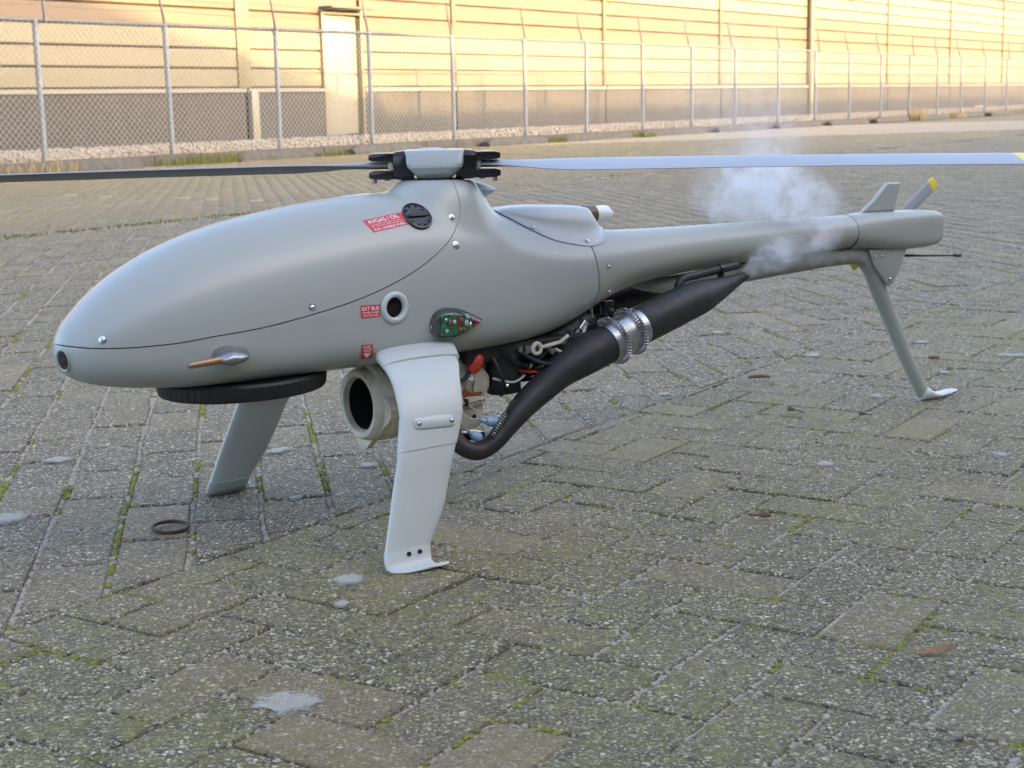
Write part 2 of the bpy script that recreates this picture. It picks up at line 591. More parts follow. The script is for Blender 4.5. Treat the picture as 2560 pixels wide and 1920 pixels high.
# running bond beyond the seam
th2 = R(100.3)
ul = np.array([math.cos(th2), math.sin(th2)]); uc = np.array([math.sin(th2), -math.cos(th2)])
pc, pl = .1197, .2165
c_list = []
for kk in range(-140, 330):
    stag = (kk % 2) * pl / 2 + rng.normal(0, .006)
    for ll in range(0, 165):
        c_list.append((uc * (-.0925 - .0597 + pc * kk) + ul * (ll * pl + stag), kk))
cc = np.array([c[0] for c in c_list])
ok = inframe(cc) & (side_of(cc) > -.14)
for c in cc[ok]:
    far = c[1] > 9
    c = c + rng.normal(0, .0018 if not far else .003, 2)
    da = rng.normal(0, .008)
    el = ul * math.cos(da) + uc * math.sin(da); ec = -ul * math.sin(da) + uc * math.cos(da)
    hx = (pl - rng.uniform(.003, .007)) / 2; hy = (pc - rng.uniform(.008, .013)) / 2
    q = [c + el * hx * sx + ec * hy * sy for sx, sy in ((-1, -1), (-1, 1), (1, 1), (1, -1))]
    bricks.append((q, 0.0, c))

def poly_area(q):
    return .5 * sum(q[i][0] * q[(i + 1) % len(q)][1] - q[(i + 1) % len(q)][0] * q[i][1] for i in range(len(q)))

# cut the bricks that meet the seam
cut = []
for q, zn, c in bricks:
    s = side_of(np.array(q))
    if zn == 1.0 and s.max() > -.003:
        q = clip_poly(q, B0 + np.array([BD[1], -BD[0]]) * .003, BD, False)
    elif zn == 0.0 and s.min() < .003:
        q = clip_poly(q, B0 - np.array([BD[1], -BD[0]]) * .003, BD, True)
    if len(q) < 3 or abs(poly_area(q)) < .0004:
        continue
    if poly_area(q) < 0:
        q = q[::-1]
    cut.append((q, zn, np.mean(q, axis=0)))
# second seam: the gutter line far back
def gutter_gap(c):
    return abs((c[1] - 9.48) * DD[0] - (c[0] + 2.52) * DD[1]) < .045
cut = [b for b in cut if not gutter_gap(b[2])]

def brick_geo(q, z, tilt):
    q = np.array(q); c = q.mean(0); n = len(q)
    dirs = q - c
    ln = np.linalg.norm(dirs, axis=1, keepdims=True)
    inner = c + dirs * (1 - .0062 / ln)
    mid = c + dirs * (1 - .0012 / ln)
    def lift(p, zz):
        return np.column_stack([p, zz + (p - c) @ tilt])
    V = np.vstack([lift(inner, z), lift(mid, z - .0022), lift(q, z - .012 - .0)])
    F = [tuple(range(n))]
    for r in range(2):
        for i in range(n):
            j = (i + 1) % n
            F.append((r * n + j, r * n + i, (r + 1) * n + i, (r + 1) * n + j))
    return V, F

# rank by apparent size: nearest in frame first
def seen_size(c):
    inside = abs(c[0]) < .337 * c[1] + .05 and 1.45 < c[1]
    return -c[1] if inside else -100 - c[1]
order = sorted(range(len(cut)), key=lambda i: -seen_size(cut[i][2]))
near_ids = set(order[:300])
white_c = np.array([(-4.06, 14.36), (-3.6, 13.89), (-3.22, 13.52), (-2.81, 13.15), (-2.41, 12.73), (-2.01, 12.28),
                    (.94, 16.01), (2.85, 21.5), (1.89, 22.83), (6.93, 24.97), (5.35, 22.48), (5.6, 26.33), (8.09, 27.3), (8.32, 26.6)])
allV, allF, tA, zA = [], [], [], []
wV, wF, wT, wZ = [], [], [], []
off = 0; woff = 0
cutb = MB(); cutT, cutZ = [], []
for idx, (q, zn, c) in enumerate(cut):
    tint = float(np.clip(rng.normal(.10, .18), 0, .7))
    if rng.random() < .04:
        tint = rng.uniform(.5, .9)
    for (px_, py_, pr_) in ((.22, 3.16, .17), (.08, 3.08, .10), (-.157, 1.634, .085), (-.62, 2.57, .09), (.40, 3.42, .07), (-.05, 1.52, .07)):
        if math.hypot(c[0] - px_, c[1] - py_) < pr_:
            tint = rng.uniform(.65, .95)
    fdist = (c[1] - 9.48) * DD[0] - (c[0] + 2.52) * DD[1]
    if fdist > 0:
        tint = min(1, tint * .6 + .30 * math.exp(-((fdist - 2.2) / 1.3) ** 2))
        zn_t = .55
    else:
        zn_t = zn
    z = float(np.clip(rng.normal(.0006, .0013), -.0012, .0035))
    tilt = np.clip(rng.normal(0, .005, 2), -.009, .009)
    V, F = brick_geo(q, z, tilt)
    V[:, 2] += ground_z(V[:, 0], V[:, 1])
    if idx in near_ids:
        me = bpy.data.meshes.new('paving_brick')
        me.from_pydata([tuple(p) for p in V], [], F)
        for nm, vv in (('tint', tint), ('zone', zn_t)):
            at = me.attributes.new(nm, 'FLOAT', 'POINT')
            at.data.foreach_set('value', [vv] * len(V))
        link('paving_brick', me, 'paver', pavement, smooth=False)
    elif len(q) != 4:
        cutb.add(V, F)
        cutT += [tint] * len(V); cutZ += [zn_t] * len(V)
    else:
        is_w = c[1] > 11 and np.min(np.hypot(*(white_c - c).T)) < .085
        Fq = np.array(F) 
        if is_w:
            wV.append(V); wF.append(Fq + woff); woff += len(V)
            wT += [tint] * len(V); wZ += [0] * len(V)
        else:
            allV.append(V); allF.append(Fq + off); off += len(V)
            tA += [tint] * len(V); zA += [zn_t] * len(V)
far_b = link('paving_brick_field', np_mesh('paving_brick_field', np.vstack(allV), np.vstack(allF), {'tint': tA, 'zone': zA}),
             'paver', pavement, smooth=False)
far_b['kind'] = 'stuff'
if cutb.v:
    me = bpy.data.meshes.new('cut_brick_edge')
    me.from_pydata(cutb.v, [], cutb.f)
    for nm_, vv_ in (('tint', cutT), ('zone', cutZ)):
        me.attributes.new(nm_, 'FLOAT', 'POINT').data.foreach_set('value', vv_)
    o = link('cut_brick_edge', me, 'paver', pavement, smooth=False)
    o['kind'] = 'stuff'
if wV:
    for V, Fq in zip(wV, wF):
        Vv = V + np.array([0, 0, .003]); base = Fq.min()
        link('white_paving_brick', np_mesh('white_paving_brick', Vv, Fq - base, {'tint': [0] * len(Vv), 'zone': [0] * len(Vv)}),
             'white_paver', pavement, smooth=False)

# domes of moss and sand in the joints, loose grit
ICO_V = None
def unit_ico():
    bm = bmesh.new()
    bmesh.ops.create_icosphere(bm, subdivisions=1, radius=1)
    V = np.array([v.co[:] for v in bm.verts]); F = np.array([[v.index for v in f.verts] for f in bm.faces])
    bm.free()
    return V, F
IV, IF = unit_ico()
def scatter(name, mat, pts, scales, parent=None, jitter=.25, smooth=True):
    n = len(pts)
    nv = len(IV)
    V = np.repeat(IV[None], n, 0) * (1 + rng.uniform(-jitter, jitter, (n, nv, 1)))
    ang = rng.uniform(0, 2 * np.pi, n)
    V = V * scales[:, None, :]
    ca, sa = np.cos(ang)[:, None], np.sin(ang)[:, None]
    X = V[..., 0] * ca - V[..., 1] * sa; Y = V[..., 0] * sa + V[..., 1] * ca
    V = np.stack([X, Y, V[..., 2]], -1) + pts[:, None, :]
    F = (IF[None] + (np.arange(n) * nv)[:, None, None]).reshape(-1, 3)
    return link(name, np_mesh(name, V.reshape(-1, 3), F), mat, parent, smooth, 80)

def vnoise(p, scale, seed):
    """cheap smooth value noise on 2D points"""
    r = np.random.default_rng(seed)
    tab = r.random((64, 64))
    q = p * scale + 1000
    i = np.floor(q).astype(int); f = q - i; f = f * f * (3 - 2 * f)
    x0, y0 = i[:, 0] % 64, i[:, 1] % 64; x1, y1 = (x0 + 1) % 64, (y0 + 1) % 64
    return (tab[x0, y0] * (1 - f[:, 0]) * (1 - f[:, 1]) + tab[x1, y0] * f[:, 0] * (1 - f[:, 1])
            + tab[x0, y1] * (1 - f[:, 0]) * f[:, 1] + tab[x1, y1] * f[:, 0] * f[:, 1])

jp, jz = [], []
for q, zn, c in cut:
    if c[1] > 7.5:
        continue
    n = len(q)
    for i in range(n):
        A, Bq = q[i], q[(i + 1) % n]
        e = np.array(Bq) - np.array(A); L = np.hypot(*e)
        if L < .02:
            continue
        nrm = np.array([e[1], -e[0]]) / L
        long_edge = abs(e @ ul) / L > .9 if zn == 0 else False
        dens = 1.0 if zn == 1 else (1.6 if long_edge else .5)
        k_ = rng.poisson(L / .0075 * dens)
        t = rng.random(k_)[:, None]
        gapw = .005 if long_edge else .0022
        p = np.array(A) + e * t + nrm * (gapw + rng.normal(0, .0012, (k_, 1)))
        jp.append(p); jz.append(np.full(k_, zn if not long_edge else -1.0))
jp = np.vstack(jp); jz = np.concatenate(jz)
nm = vnoise(jp, 9, 3) * .6 + vnoise(jp, 31, 4) * .4
ns = vnoise(jp, 5, 5) * .6 + vnoise(jp, 23, 6) * .4
moss_sel = np.where(jz < 0, nm > .56, np.where(jz == 0, nm > .66, nm > .70))
sand_sel = (~moss_sel) & np.where(jz < 0, ns > .2, ns > .36)
near = jp[:, 1] < 7.0
def pick(sel, mx):
    ids = np.flatnonzero(sel)
    if len(ids) > mx:
        ids = rng.choice(ids, mx, replace=False)
    return ids
ids = pick(moss_sel & near, 20000)
pm = np.column_stack([jp[ids], np.full(len(ids), -.0022)])
sm = np.column_stack([rng.uniform(.0025, .0090, len(ids)), rng.uniform(.0020, .0055, len(ids)), rng.uniform(.0014, .0036, len(ids))])
o = scatter('moss', 'moss', pm, sm, pavement); o['kind'] = 'stuff'
ids = pick(sand_sel & near, 26000)
pm = np.column_stack([jp[ids], np.full(len(ids), -.0036)])
sm = np.column_stack([rng.uniform(.003, .007, len(ids)), rng.uniform(.003, .0055, len(ids)), rng.uniform(.003, .0058, len(ids))])
o = scatter('joint_sand', 'sand', pm, sm, pavement); o['kind'] = 'stuff'
n = 9000
gy = 1.35 + 4.4 * rng.random(n) ** 1.5
gx = rng.uniform(-1, 1, n) * (.345 * gy + .3)
gs = rng.uniform(.0007, .0020, n) * np.where(rng.random(n) < .06, 1.9, 1)
pm = np.column_stack([gx, gy, np.full(n, .0004)])
o = scatter('loose_grit', 'grit', pm, np.column_stack([gs * 1.2, gs, gs * .7]), pavement, .35, False); o['kind'] = 'stuff'

# light worn patches on single bricks
def stain_material():
    k = NT('stain')
    co = k.n('NewGeometry').outputs['Position']
    obj = k.coord('Object')
    ln = k.n('VectorMath', operation='LENGTH'); k.link(obj, ln.inputs[0])
    edge = k.n('MapRange', ins={'From Min': .25, 'From Max': 1.0, 'To Min': 1.0, 'To Max': 0.0}); k.link(ln.outputs['Value'], edge.inputs['Value'])
    nz = k.noise(55, 7, .75, co)
    gr_ = k.noise(420, 3, .7, co)
    a = k.math('ADD', k.math('MULTIPLY', edge.outputs[0], .95), k.math('MULTIPLY', nz.outputs[0], 1.9))
    a = k.math('SUBTRACT', a, k.math('MULTIPLY', gr_.outputs[0], .55))
    al = k.ramp(k.math('MULTIPLY', a, .55), [(.58, (0, 0, 0)), (.78, (.62,) * 3)])
    k.link(al, k.b.inputs['Alpha'])
    k.set(color=k.ramp(gr_.outputs[0], [(.35, (.26, .235, .19)), (.6, (.62, .585, .50))]), rough=.85)
    k.bump(gr_.outputs[0], .6, .002)
    MAT['stain'] = k.m
stain_material()
def patch(x, y, rx, ry, ang, mat, seed):
    r = np.random.default_rng(seed)
    n = 40
    t = np.linspace(0, 2 * np.pi, n, endpoint=False)
    k1 = 1 + .18 * np.sin(2 * t + r.uniform(0, 6)) + .14 * np.sin(5 * t + r.uniform(0, 6)) + .10 * np.sin(11 * t + r.uniform(0, 6)) + r.uniform(-.10, .10, n)
    b = MB()
    b.prism([(k1[i] * math.cos(t[i]), k1[i] * math.sin(t[i]), 0) for i in range(n)], (0, 0, -.003))
    o = b.build('worn_patch', mat, pavement, smooth=False)
    o.location = (x, y, .0042); o.rotation_euler = (0, 0, ang); o.scale = (rx * 1.25, ry * 1.25, 1)
    return o
PATCH = [(-.927, 3.02, .040, .030), (-.895, 2.575, .055, .05), (-.486, 3.068, .036, .025), (-.286, 2.919, .022, .02), (-.252, 2.184, .032, .030),
         (-.249, 2.071, .017, .015), (-.275, 1.713, .046, .052), (-.398, 2.676, .017, .016), (.603, 2.85, .026, .024), (.954, 2.901, .026, .022),
         (.856, 3.508, .03, .022), (.369, 3.591, .02, .02), (1.347, 4.038, .055, .035), (1.172, 4.291, .03, .025), (.829, 4.108, .036, .03),
         (1.445, 5.288, .025, .04), (.629, 4.55, .03, .03), (1.101, 3.804, .025, .02)]
for i, (x, y, rx, ry) in enumerate(PATCH):
    patch(x, y, rx, ry, R(20 + 13 * i), 'stain', 100 + i)

# ------------------------------------------------------------------ kerb, gravel, kerb blocks
kerb = empty('kerb', yard(0, 0), FANG)
structure(kerb)
for i in range(-6, 62):
    b = MB()
    L = .985
    b.box((i + .5, -.10, -.105 + rng.normal(0, .004)), (L, .15, .20))
    b.build('kerb_stone', 'kerb_concrete', kerb, bevel=.018, bseg=2)
gr = MB()
U0, U1 = -7, 62
nu, nvv = 280, 10
gv, gf = [], []
for i in range(nu + 1):
    for j in range(nvv + 1):
        u = U0 + (U1 - U0) * i / nu; o_ = -.02 + 2.55 * j / nvv
        p = yard(u, o_, -.03 + .095 * min(1, 1.6 * j / nvv) + rng.normal(0, .010))
        gv.append(p)
for i in range(nu):
    for j in range(nvv):
        a = i * (nvv + 1) + j
        gf.append((a, a + nvv + 1, a + nvv + 2, a + 1))
gr.add(gv, gf)
gravel = gr.build('gravel_strip', 'gravel_stone', smooth=False)
structure(gravel)
n = 15000
gu = U0 + (U1 - U0) * rng.random(n) ** 1.25; go = rng.uniform(0, 2.45, n) ** 1.0
gp = P0 + DD * gu[:, None] + NN * go[:, None]
gz = -.03 + .095 * np.minimum(1, 1.6 * go / 2.55) + rng.uniform(-.005, .025, n)
gs = rng.uniform(.016, .040, n)
o = scatter('gravel_stones', 'gravel_stone', np.column_stack([gp, gz]), np.column_stack([gs * 1.3, gs, gs * .75]), gravel, .28, False)
o['kind'] = 'stuff'

for i, (u0, u1) in enumerate([(-1.6, 1.5), (3.6, 5.4), (6.5, 8.5), (10.7, 12.9), (13.6, 16.6), (17.1, 20.2), (21, 24), (24.7, 27.6),
                              (28.4, 31.4), (32.1, 35), (36, 39), (40, 43), (44, 47)]):
    b = MB()
    secs = []
    for f_, k_ in ((0, .55), (.04, .85), (.12, 1), (.5, 1.02), (.88, 1), (.96, .85), (1, .55)):
        u = u0 + (u1 - u0) * f_
        wv, hv = .13 * (.7 + .3 * k_), .165 * k_
        secs.append([yard(u, -.36 + a * wv, -.168 + b_ * hv) for a, b_ in
                     ((-1, -.02), (-.95, .35), (-.72, .75), (-.35, .97), (.35, .97), (.72, .75), (.95, .35), (1, -.02))])
    b.loft(secs)
    o = b.build('kerb_block', 'kerb_concrete', smooth=True, angle=50)
    tag(o, ['rounded concrete kerb block with the straw coloured grass tuft before it', 'rounded concrete kerb block between the broad green grass tuft and a mossy clump',
            'rounded concrete kerb block standing below the warehouse door', 'rounded concrete kerb block just before the small weed clump past the door',
            'rounded concrete kerb block between two small green weed clumps'][i] if i < 5 else
        'rounded concrete kerb block along the fence foot beyond the leafy green weed', 'kerb block', 'concrete kerb blocks along the fence')

# ------------------------------------------------------------------ chain-link fence
POST_U = [-2.5, .04, 2.55, 5.05, 7.56, 10.14, 12.73, 15.2, 17.83, 20.35, 22.86, 25.61, 28.23, 30.89, 33.57, 36.23, 39.05, 41.72, 44.56, 47.37, 50.1, 52.8]
FH = 2.0
fence = empty('chain_link_fence', yard(0, 0), FANG)
tag(fence, 'tall galvanised chain link fence topped with barbed wire in front of the warehouse', 'fence')
def post_mesh():
    b = MB()
    b.tube([(0, 0, -.05), (0, 0, FH + .02)], .042, 12)
    return b
pm_ = post_mesh().build('post', 'galvanised', fence)
capb = MB().tube([(0, 0, FH - .09), (0, 0, FH - .02)], .050, 12).build('post_clamp', 'galvanised', pm_)
armb = MB()
armb.loft([[(-.012 * w, -.003 + y, z), (.012 * w, -.003 + y, z), (.012 * w, .02 * w + y, z), (-.012 * w, .02 * w + y, z)]
           for z, y, w in ((FH - .02, -.012, 1.5), (FH + .12, .010, 1.4), (FH + .30, .055, 1.15), (FH + .47, .09, .95), (FH + .66, .105, .6))])
arm_o = armb.build('wire_arm', 'arm_steel', pm_)
for i, u in enumerate(POST_U):
    lean = rng.normal(0, .004)
    if i == 0:
        p_, a_, c_ = pm_, arm_o, capb
    else:
        p_ = pm_.copy(); col.objects.link(p_)
        a_ = arm_o.copy(); col.objects.link(a_); a_.parent = p_
        c_ = capb.copy(); col.objects.link(c_); c_.parent = p_
    p_.location = (u, 0, 0)
    p_.rotation_euler = (rng.normal(0, .004), lean, 0)
    a_.rotation_euler = (rng.normal(0, .03), rng.normal(0, .02), 0)
for i in range(len(POST_U) - 1):
    a, b_ = POST_U[i], POST_U[i + 1]
    MB().tube([(a + .002, -.004, FH), ((a + b_) / 2, -.004, FH - .004), (b_ - .002, -.004, FH)], .030, 10).build('top_rail', 'rail_steel', fence)
# woven mesh, one panel per bay
pitch = .106
def fence_wires(ua, ub):
    V, F = [], []
    r = .0030
    zlo, zhi = .06, FH - .015
    hgt = zhi - zlo
    for sgn in (1, -1):
        k0 = math.floor((ua - hgt) / pitch); k1 = math.ceil((ub + hgt) / pitch)
        for k_ in range(k0, k1 + 1):
            x0 = k_ * pitch
            # line x = x0 + sgn*(z-zlo)*(pitch/pitch)
            zA_, zB_ = zlo, zhi
            xA_, xB_ = x0, x0 + sgn * hgt
            # clip to bay
            def clipx(xv):
                return zlo + (xv - x0) * sgn
            lo, hi = min(xA_, xB_), max(xA_, xB_)
            if hi < ua or lo > ub:
                continue
            if xA_ < ua: zA_ = clipx(ua); xA_ = ua
            if xA_ > ub: zA_ = clipx(ub); xA_ = ub
            if xB_ < ua: zB_ = clipx(ua); xB_ = ua
            if xB_ > ub: zB_ = clipx(ub); xB_ = ub
            if zB_ - zA_ < .02:
                continue
            yy = sgn * .0015 - .047
            o_ = len(V)
            for (x_, z_) in ((xA_, zA_), (xB_, zB_)):
                V += [(x_ - r, yy - r, z_), (x_ + r, yy - r, z_), (x_, yy + r, z_)]
            F += [(o_, o_ + 1, o_ + 4, o_ + 3), (o_ + 1, o_ + 2, o_ + 5, o_ + 4), (o_ + 2, o_, o_ + 3, o_ + 5)]
    return np.array(V), np.array(F)
for i in range(len(POST_U) - 1):
    V, F = fence_wires(POST_U[i], POST_U[i + 1])
    o = link('wire_mesh', np_mesh('wire_mesh', V, F), 'wire_galv', fence, smooth=False)
    o['kind'] = 'stuff'
# barbed strands
for s_i, (hz, hy) in enumerate(((FH + .22, .035), (FH + .42, .08), (FH + .62, .10))):
    b = MB()
    pts = []
    for i in range(len(POST_U) - 1):
        for f_ in (0, .25, .5, .75):
            u = POST_U[i] + (POST_U[i + 1] - POST_U[i]) * f_
            pts.append((u, hy + .012, hz - .03 * math.sin(math.pi * f_)))
    pts.append((POST_U[-1], hy + .012, hz))
    b.tube(pts, .0040, 5, cap=False)
    u = POST_U[0]
    while u < POST_U[-1]:
        i = max(j for j in range(len(POST_U)) if POST_U[j] <= u)
        i = min(i, len(POST_U) - 2)
        f_ = (u - POST_U[i]) / (POST_U[i + 1] - POST_U[i])
        zc = hz - .03 * math.sin(math.pi * f_)
        for a1 in (rng.uniform(0, math.pi), rng.uniform(0, math.pi)):
            dx, dz = math.cos(a1) * .026, math.sin(a1) * .026
            b.add([(u - dx - .003, hy + .012, zc - dz), (u + dx + .0012, hy + .012, zc + dz), (u + dx - .0012, hy + .017, zc + dz + .003), (u - dx, hy + .008, zc - dz + .004)],
                  [(0, 1, 2, 3)])
        u += .11
    b.build('barbed_wire', 'arm_steel', fence, fix=False)

# ------------------------------------------------------------------ warehouse
WOFF = 2.5
wh = empty('warehouse', yard(0, WOFF), FANG)
tag(wh, 'long warehouse clad in horizontal cream and beige panels above a dark brick plinth', 'warehouse')
BAYS = [-13.7, -6.85, .05, 6.9, 13.67, 20.31, 27.06, 33.83, 40.9, 48.0, 55.2, 62.2, 69]
ROW0, ROWH, NROW = 1.07, .36, 13
DOOR = (9.2, 10.34)
DOOR_TOP = 2.52
core = MB()
for a, b_ in ((BAYS[0], DOOR[0] - .07), (DOOR[1] + .07, BAYS[-1])):
    core.box(((a + b_) / 2, .30, 2.6), (b_ - a, .36, 5.6))
core.box(((DOOR[0] + DOOR[1]) / 2, .30, (DOOR_TOP + .1 + 5.4) / 2), (DOOR[1] - DOOR[0] + .14, .36, 5.4 - DOOR_TOP - .1))
core.build('wall_core', 'joint_dark', wh, smooth=False)
pl = MB()
def spans(a, b_):
    out = []
    if b_ <= DOOR[0] - .07 or a >= DOOR[1] + .07:
        return [(a, b_)]
    if a < DOOR[0] - .07: out.append((a, DOOR[0] - .07))
    if b_ > DOOR[1] + .07: out.append((DOOR[1] + .07, b_))
    return out
for bi in range(len(BAYS) - 1):
    for a, b_ in spans(BAYS[bi] + .03, BAYS[bi + 1] - .03):
        m = MB().box(((a + b_) / 2, .055, .475), (b_ - a, .11, 1.01))
        m.build('brick_plinth', 'dark_masonry', wh, smooth=False)
        m = MB().box(((a + b_) / 2, .025, 1.022), (b_ - a, .14, .075))
        m.build('sill', 'trim_white', wh, smooth=False, bevel=.006)
def panel(a, b_, z0, mat):
    m = MB()
    g_ = .012
    prof = [(.10, z0 + g_), (.064, z0 + g_ + .004), (.048, z0 + g_ + .022), (.048, z0 + ROWH - g_ - .022), (.064, z0 + ROWH - g_ - .004), (.10, z0 + ROWH - g_)]
    m.loft([[(a, y, z) for y, z in prof], [(b_, y, z) for y, z in prof]])
    return m.build('wall_panel', mat, wh, smooth=True, angle=25)
for r_ in range(NROW):
    mat = 'panel_cream' if (r_ // 3) % 2 == 0 else 'panel_beige'
    z0 = ROW0 + r_ * ROWH
    for bi in range(len(BAYS) - 1):
        a, b_ = BAYS[bi] + .09, BAYS[bi + 1] - .09
        sp = spans(a, b_) if z0 < DOOR_TOP + .05 else [(a, b_)]
        for a2, b2 in sp:
            panel(a2, b2, z0, mat)
            for e_ in (a2, b2):
                pass
for u in BAYS:
    w_ = .34 if abs(u - 6.9) < .1 else .15
    MB().box((u, .055, ROW0 + NROW * ROWH / 2 + .006), (w_, .09, NROW * ROWH)).build('cover_strip', 'panel_beige' if w_ < .2 else 'panel_cream', wh, bevel=.006)
MB().box((7.05, -.01, .52), (.20, .16, 1.0)).build('column_foot', 'trim_white', wh, bevel=.015)
MB().tube([(33.55, -.055, .02), (33.55, -.055, 5.7)], .10, 16).build('drain_pipe', 'panel_cream', wh)
for z in (.9, 2.7, 4.5):
    MB().tube([(33.55, -.055, z), (33.55, -.055, z + .05)], .112, 16).build('pipe_bracket', 'trim_white', wh)
# door
dr = MB().box(((DOOR[0] + DOOR[1]) / 2, .13, (.12 + DOOR_TOP) / 2), (DOOR[1] - DOOR[0] - .01, .05, DOOR_TOP - .13)).build('door', 'trim_white', wh, bevel=.004)
for x in (DOOR[0] - .035, DOOR[1] + .035):
    MB().box((x, .08, DOOR_TOP / 2 + .04), (.065, .20, DOOR_TOP - .02)).build('door_frame', 'panel_cream', wh, bevel=.004)
MB().box(((DOOR[0] + DOOR[1]) / 2, .08, DOOR_TOP + .045), (DOOR[1] - DOOR[0] + .14, .20, .08)).build('door_lintel', 'panel_cream', wh, bevel=.004)
MB().box(((DOOR[0] + DOOR[1]) / 2, -.10, DOOR_TOP + .13), (1.25, .4, .04)).build('door_canopy', 'joint_dark', wh, bevel=.006)
MB().tube([(DOOR[1] - .09, .09, 1.02), (DOOR[1] - .09, .045, 1.02), (DOOR[1] - .21, .045, 1.02)], .010, 8).build('door_handle', 'dull_steel', dr)
MB().box(((DOOR[0] + DOOR[1]) / 2, -.15, .05), (1.5, .6, .10)).build('door_step', 'kerb_concrete', wh, bevel=.01)
MB().box(((BAYS[0] + BAYS[-1]) / 2, .25, ROW0 + NROW * ROWH + .17), (BAYS[-1] - BAYS[0], .62, .22)).build('roof_edge', 'panel_beige', wh, bevel=.02)
# white pipe lying by the wall
o = MB().tube([tuple(yard(46.7, 1.1, .12)), tuple(yard(49.2, 1.5, .14))], .06, 12).build('loose_pipe', 'trim_white')
tag(o, 'short white pipe lying on the gravel at the foot of the warehouse', 'pipe')

# ------------------------------------------------------------------ unseen building, added to shade the yard, block low sky, cast the rail shadow
OFFB = -32.3                                # distance of its front from the fence line
TH = math.tan(R(SUN_EL))
run = (WOFF - OFFB) / (TRAVEL.x * NN[0] + TRAVEL.y * NN[1])
shift = run * (TRAVEL.x * DD[0] + TRAVEL.y * DD[1])      # u shift of the shadow
ZB = .52 + run * TH  # roof height raised with the sun, so low sky is blocked
bb = empty('added_shade_shed', yard(0, OFFB), FANG)
tag(bb, 'tall grey shed with a railed flat roof, added unseen behind the photographer to shade the yard', 'shed')
ub0, ub1 = -90 - shift, 110 - shift
MB().box(((ub0 + ub1) / 2, -6, ZB / 2), (ub1 - ub0, 12, ZB)).build('shade_shed_wall', 'behind_wall', bb, smooth=False)
# added gabled wing, shaped for the sloping shade edge on the warehouse wall
gz1 = lambda zshadow: zshadow + run * TH
MB().prism([(-60 - shift, -.5, ZB - .2), (11.5 - shift, -.5, ZB - .2), (11.0 - shift, -.5, gz1(.9)), (2.2 - shift, -.5, gz1(3.0)), (-4 - shift, -.5, gz1(4.6)), (-60 - shift, -.5, gz1(4.6))],
           (0, -9, 0)).build('shade_gable_wing', 'behind_wall', bb, smooth=False)
rail_z = gz1(1.18)
MB().tube([(11.4 - shift, -.15, rail_z), (ub1, -.15, rail_z)], .05, 8).build('roof_rail', 'arm_steel', bb)
u = 12.0
while u < 92:
    MB().tube([(u - shift, -.15, ZB - .02), (u - shift, -.15, rail_z + .02)], .045, 8).build('rail_post', 'arm_steel', bb)
    MB().tube([(u - shift, -.15, rail_z), (u - shift, -.20, gz1(1.9))], [.03, .02], 8).build('rail_arm', 'arm_steel', bb)
    u += 2.58

# ------------------------------------------------------------------ plants along the kerb and gutter
def blades(n, rad, h, lean, seed, width=.006):
    r = np.random.default_rng(seed)
    V, F = [], []
    for i in range(n):
        a = r.uniform(0, 2 * np.pi); d = rad * math.sqrt(r.random())
        bx, by = d * math.cos(a) * 1.6, d * math.sin(a) * .7
        hh = h * r.uniform(.45, 1.0); la = r.uniform(0, 2 * np.pi); l = lean * hh * r.uniform(.3, 1.2)
        wa = r.uniform(0, np.pi); wx, wy = math.cos(wa) * width * .5, math.sin(wa) * width * .5
        o_ = len(V)
        for f_, w_ in ((0, 1), (.55, .8), (1, .1)):
            cx, cy, cz = bx + math.cos(la) * l * f_ ** 2, by + math.sin(la) * l * f_ ** 2, hh * f_
            V += [(cx - wx * w_, cy - wy * w_, cz), (cx + wx * w_, cy + wy * w_, cz)]
        F += [(o_, o_ + 1, o_ + 3, o_ + 2), (o_ + 2, o_ + 3, o_ + 5, o_ + 4)]
    return np.array(V), np.array(F)
TUFTS = [(-.6, -.50, .55, .24, 'dry_grass', 320, 'dry straw coloured grass tuft against the kerb block at the fence end'),
         (2.75, -.42, .60, .22, 'grass', 330, 'broad green grass tuft growing in the gap between two kerb blocks'),
         (5.9, -.35, .35, .10, 'grass', 200, 'low mossy grass clump beside the kerb near the warehouse door'),
         (13.25, -.38, .30, .13, 'grass', 220, 'small green weed clump in a gap of the kerb blocks past the door'),
         (16.9, -.55, .35, .14, 'grass', 200, 'leafy green weed at the kerb below the fence behind the smoke'),
         (36.2, -.30, .35, .55, 'dry_grass', 160, 'tall thin dry grass tuft at a fence post near the far end'),
         (39.5, -.50, .5, .25, 'dry_grass', 160, 'low dry grass tuft on the kerb toward the far end')]
for i, (u, of, rad, h, m, n_, lab) in enumerate(TUFTS):
    V, F = blades(n_, rad, h, .6, 40 + i, .012)
    o = link('grass_tuft', np_mesh('grass_tuft', V, F), m, None, smooth=False)
    o.location = yard(u, of, -.17)
    o.rotation_euler = (0, 0, FANG)
    tag(o, lab, 'grass', 'grass tufts along the kerb')
# weeds in the gutter seam
V_, F_, o_ = [], [], 0
for i in range(130):
    u = rng.uniform(-1.2, 22) if i > 60 else rng.uniform(-1.2, 3)
    c = np.array([-2.52, 9.48]) + DD * u + NN * rng.normal(0, .03)
    V, F = blades(16, .09, rng.uniform(.012, .035), .9, 400 + i, .006)
    V_.append(V + np.array([c[0], c[1], float(ground_z(c[0], c[1])) - .006])); F_.append(F + o_); o_ += len(V)
o = link('gutter_weeds', np_mesh('gutter_weeds', np.vstack(V_), np.vstack(F_)), 'grass', pavement, smooth=False)
o['kind'] = 'stuff'

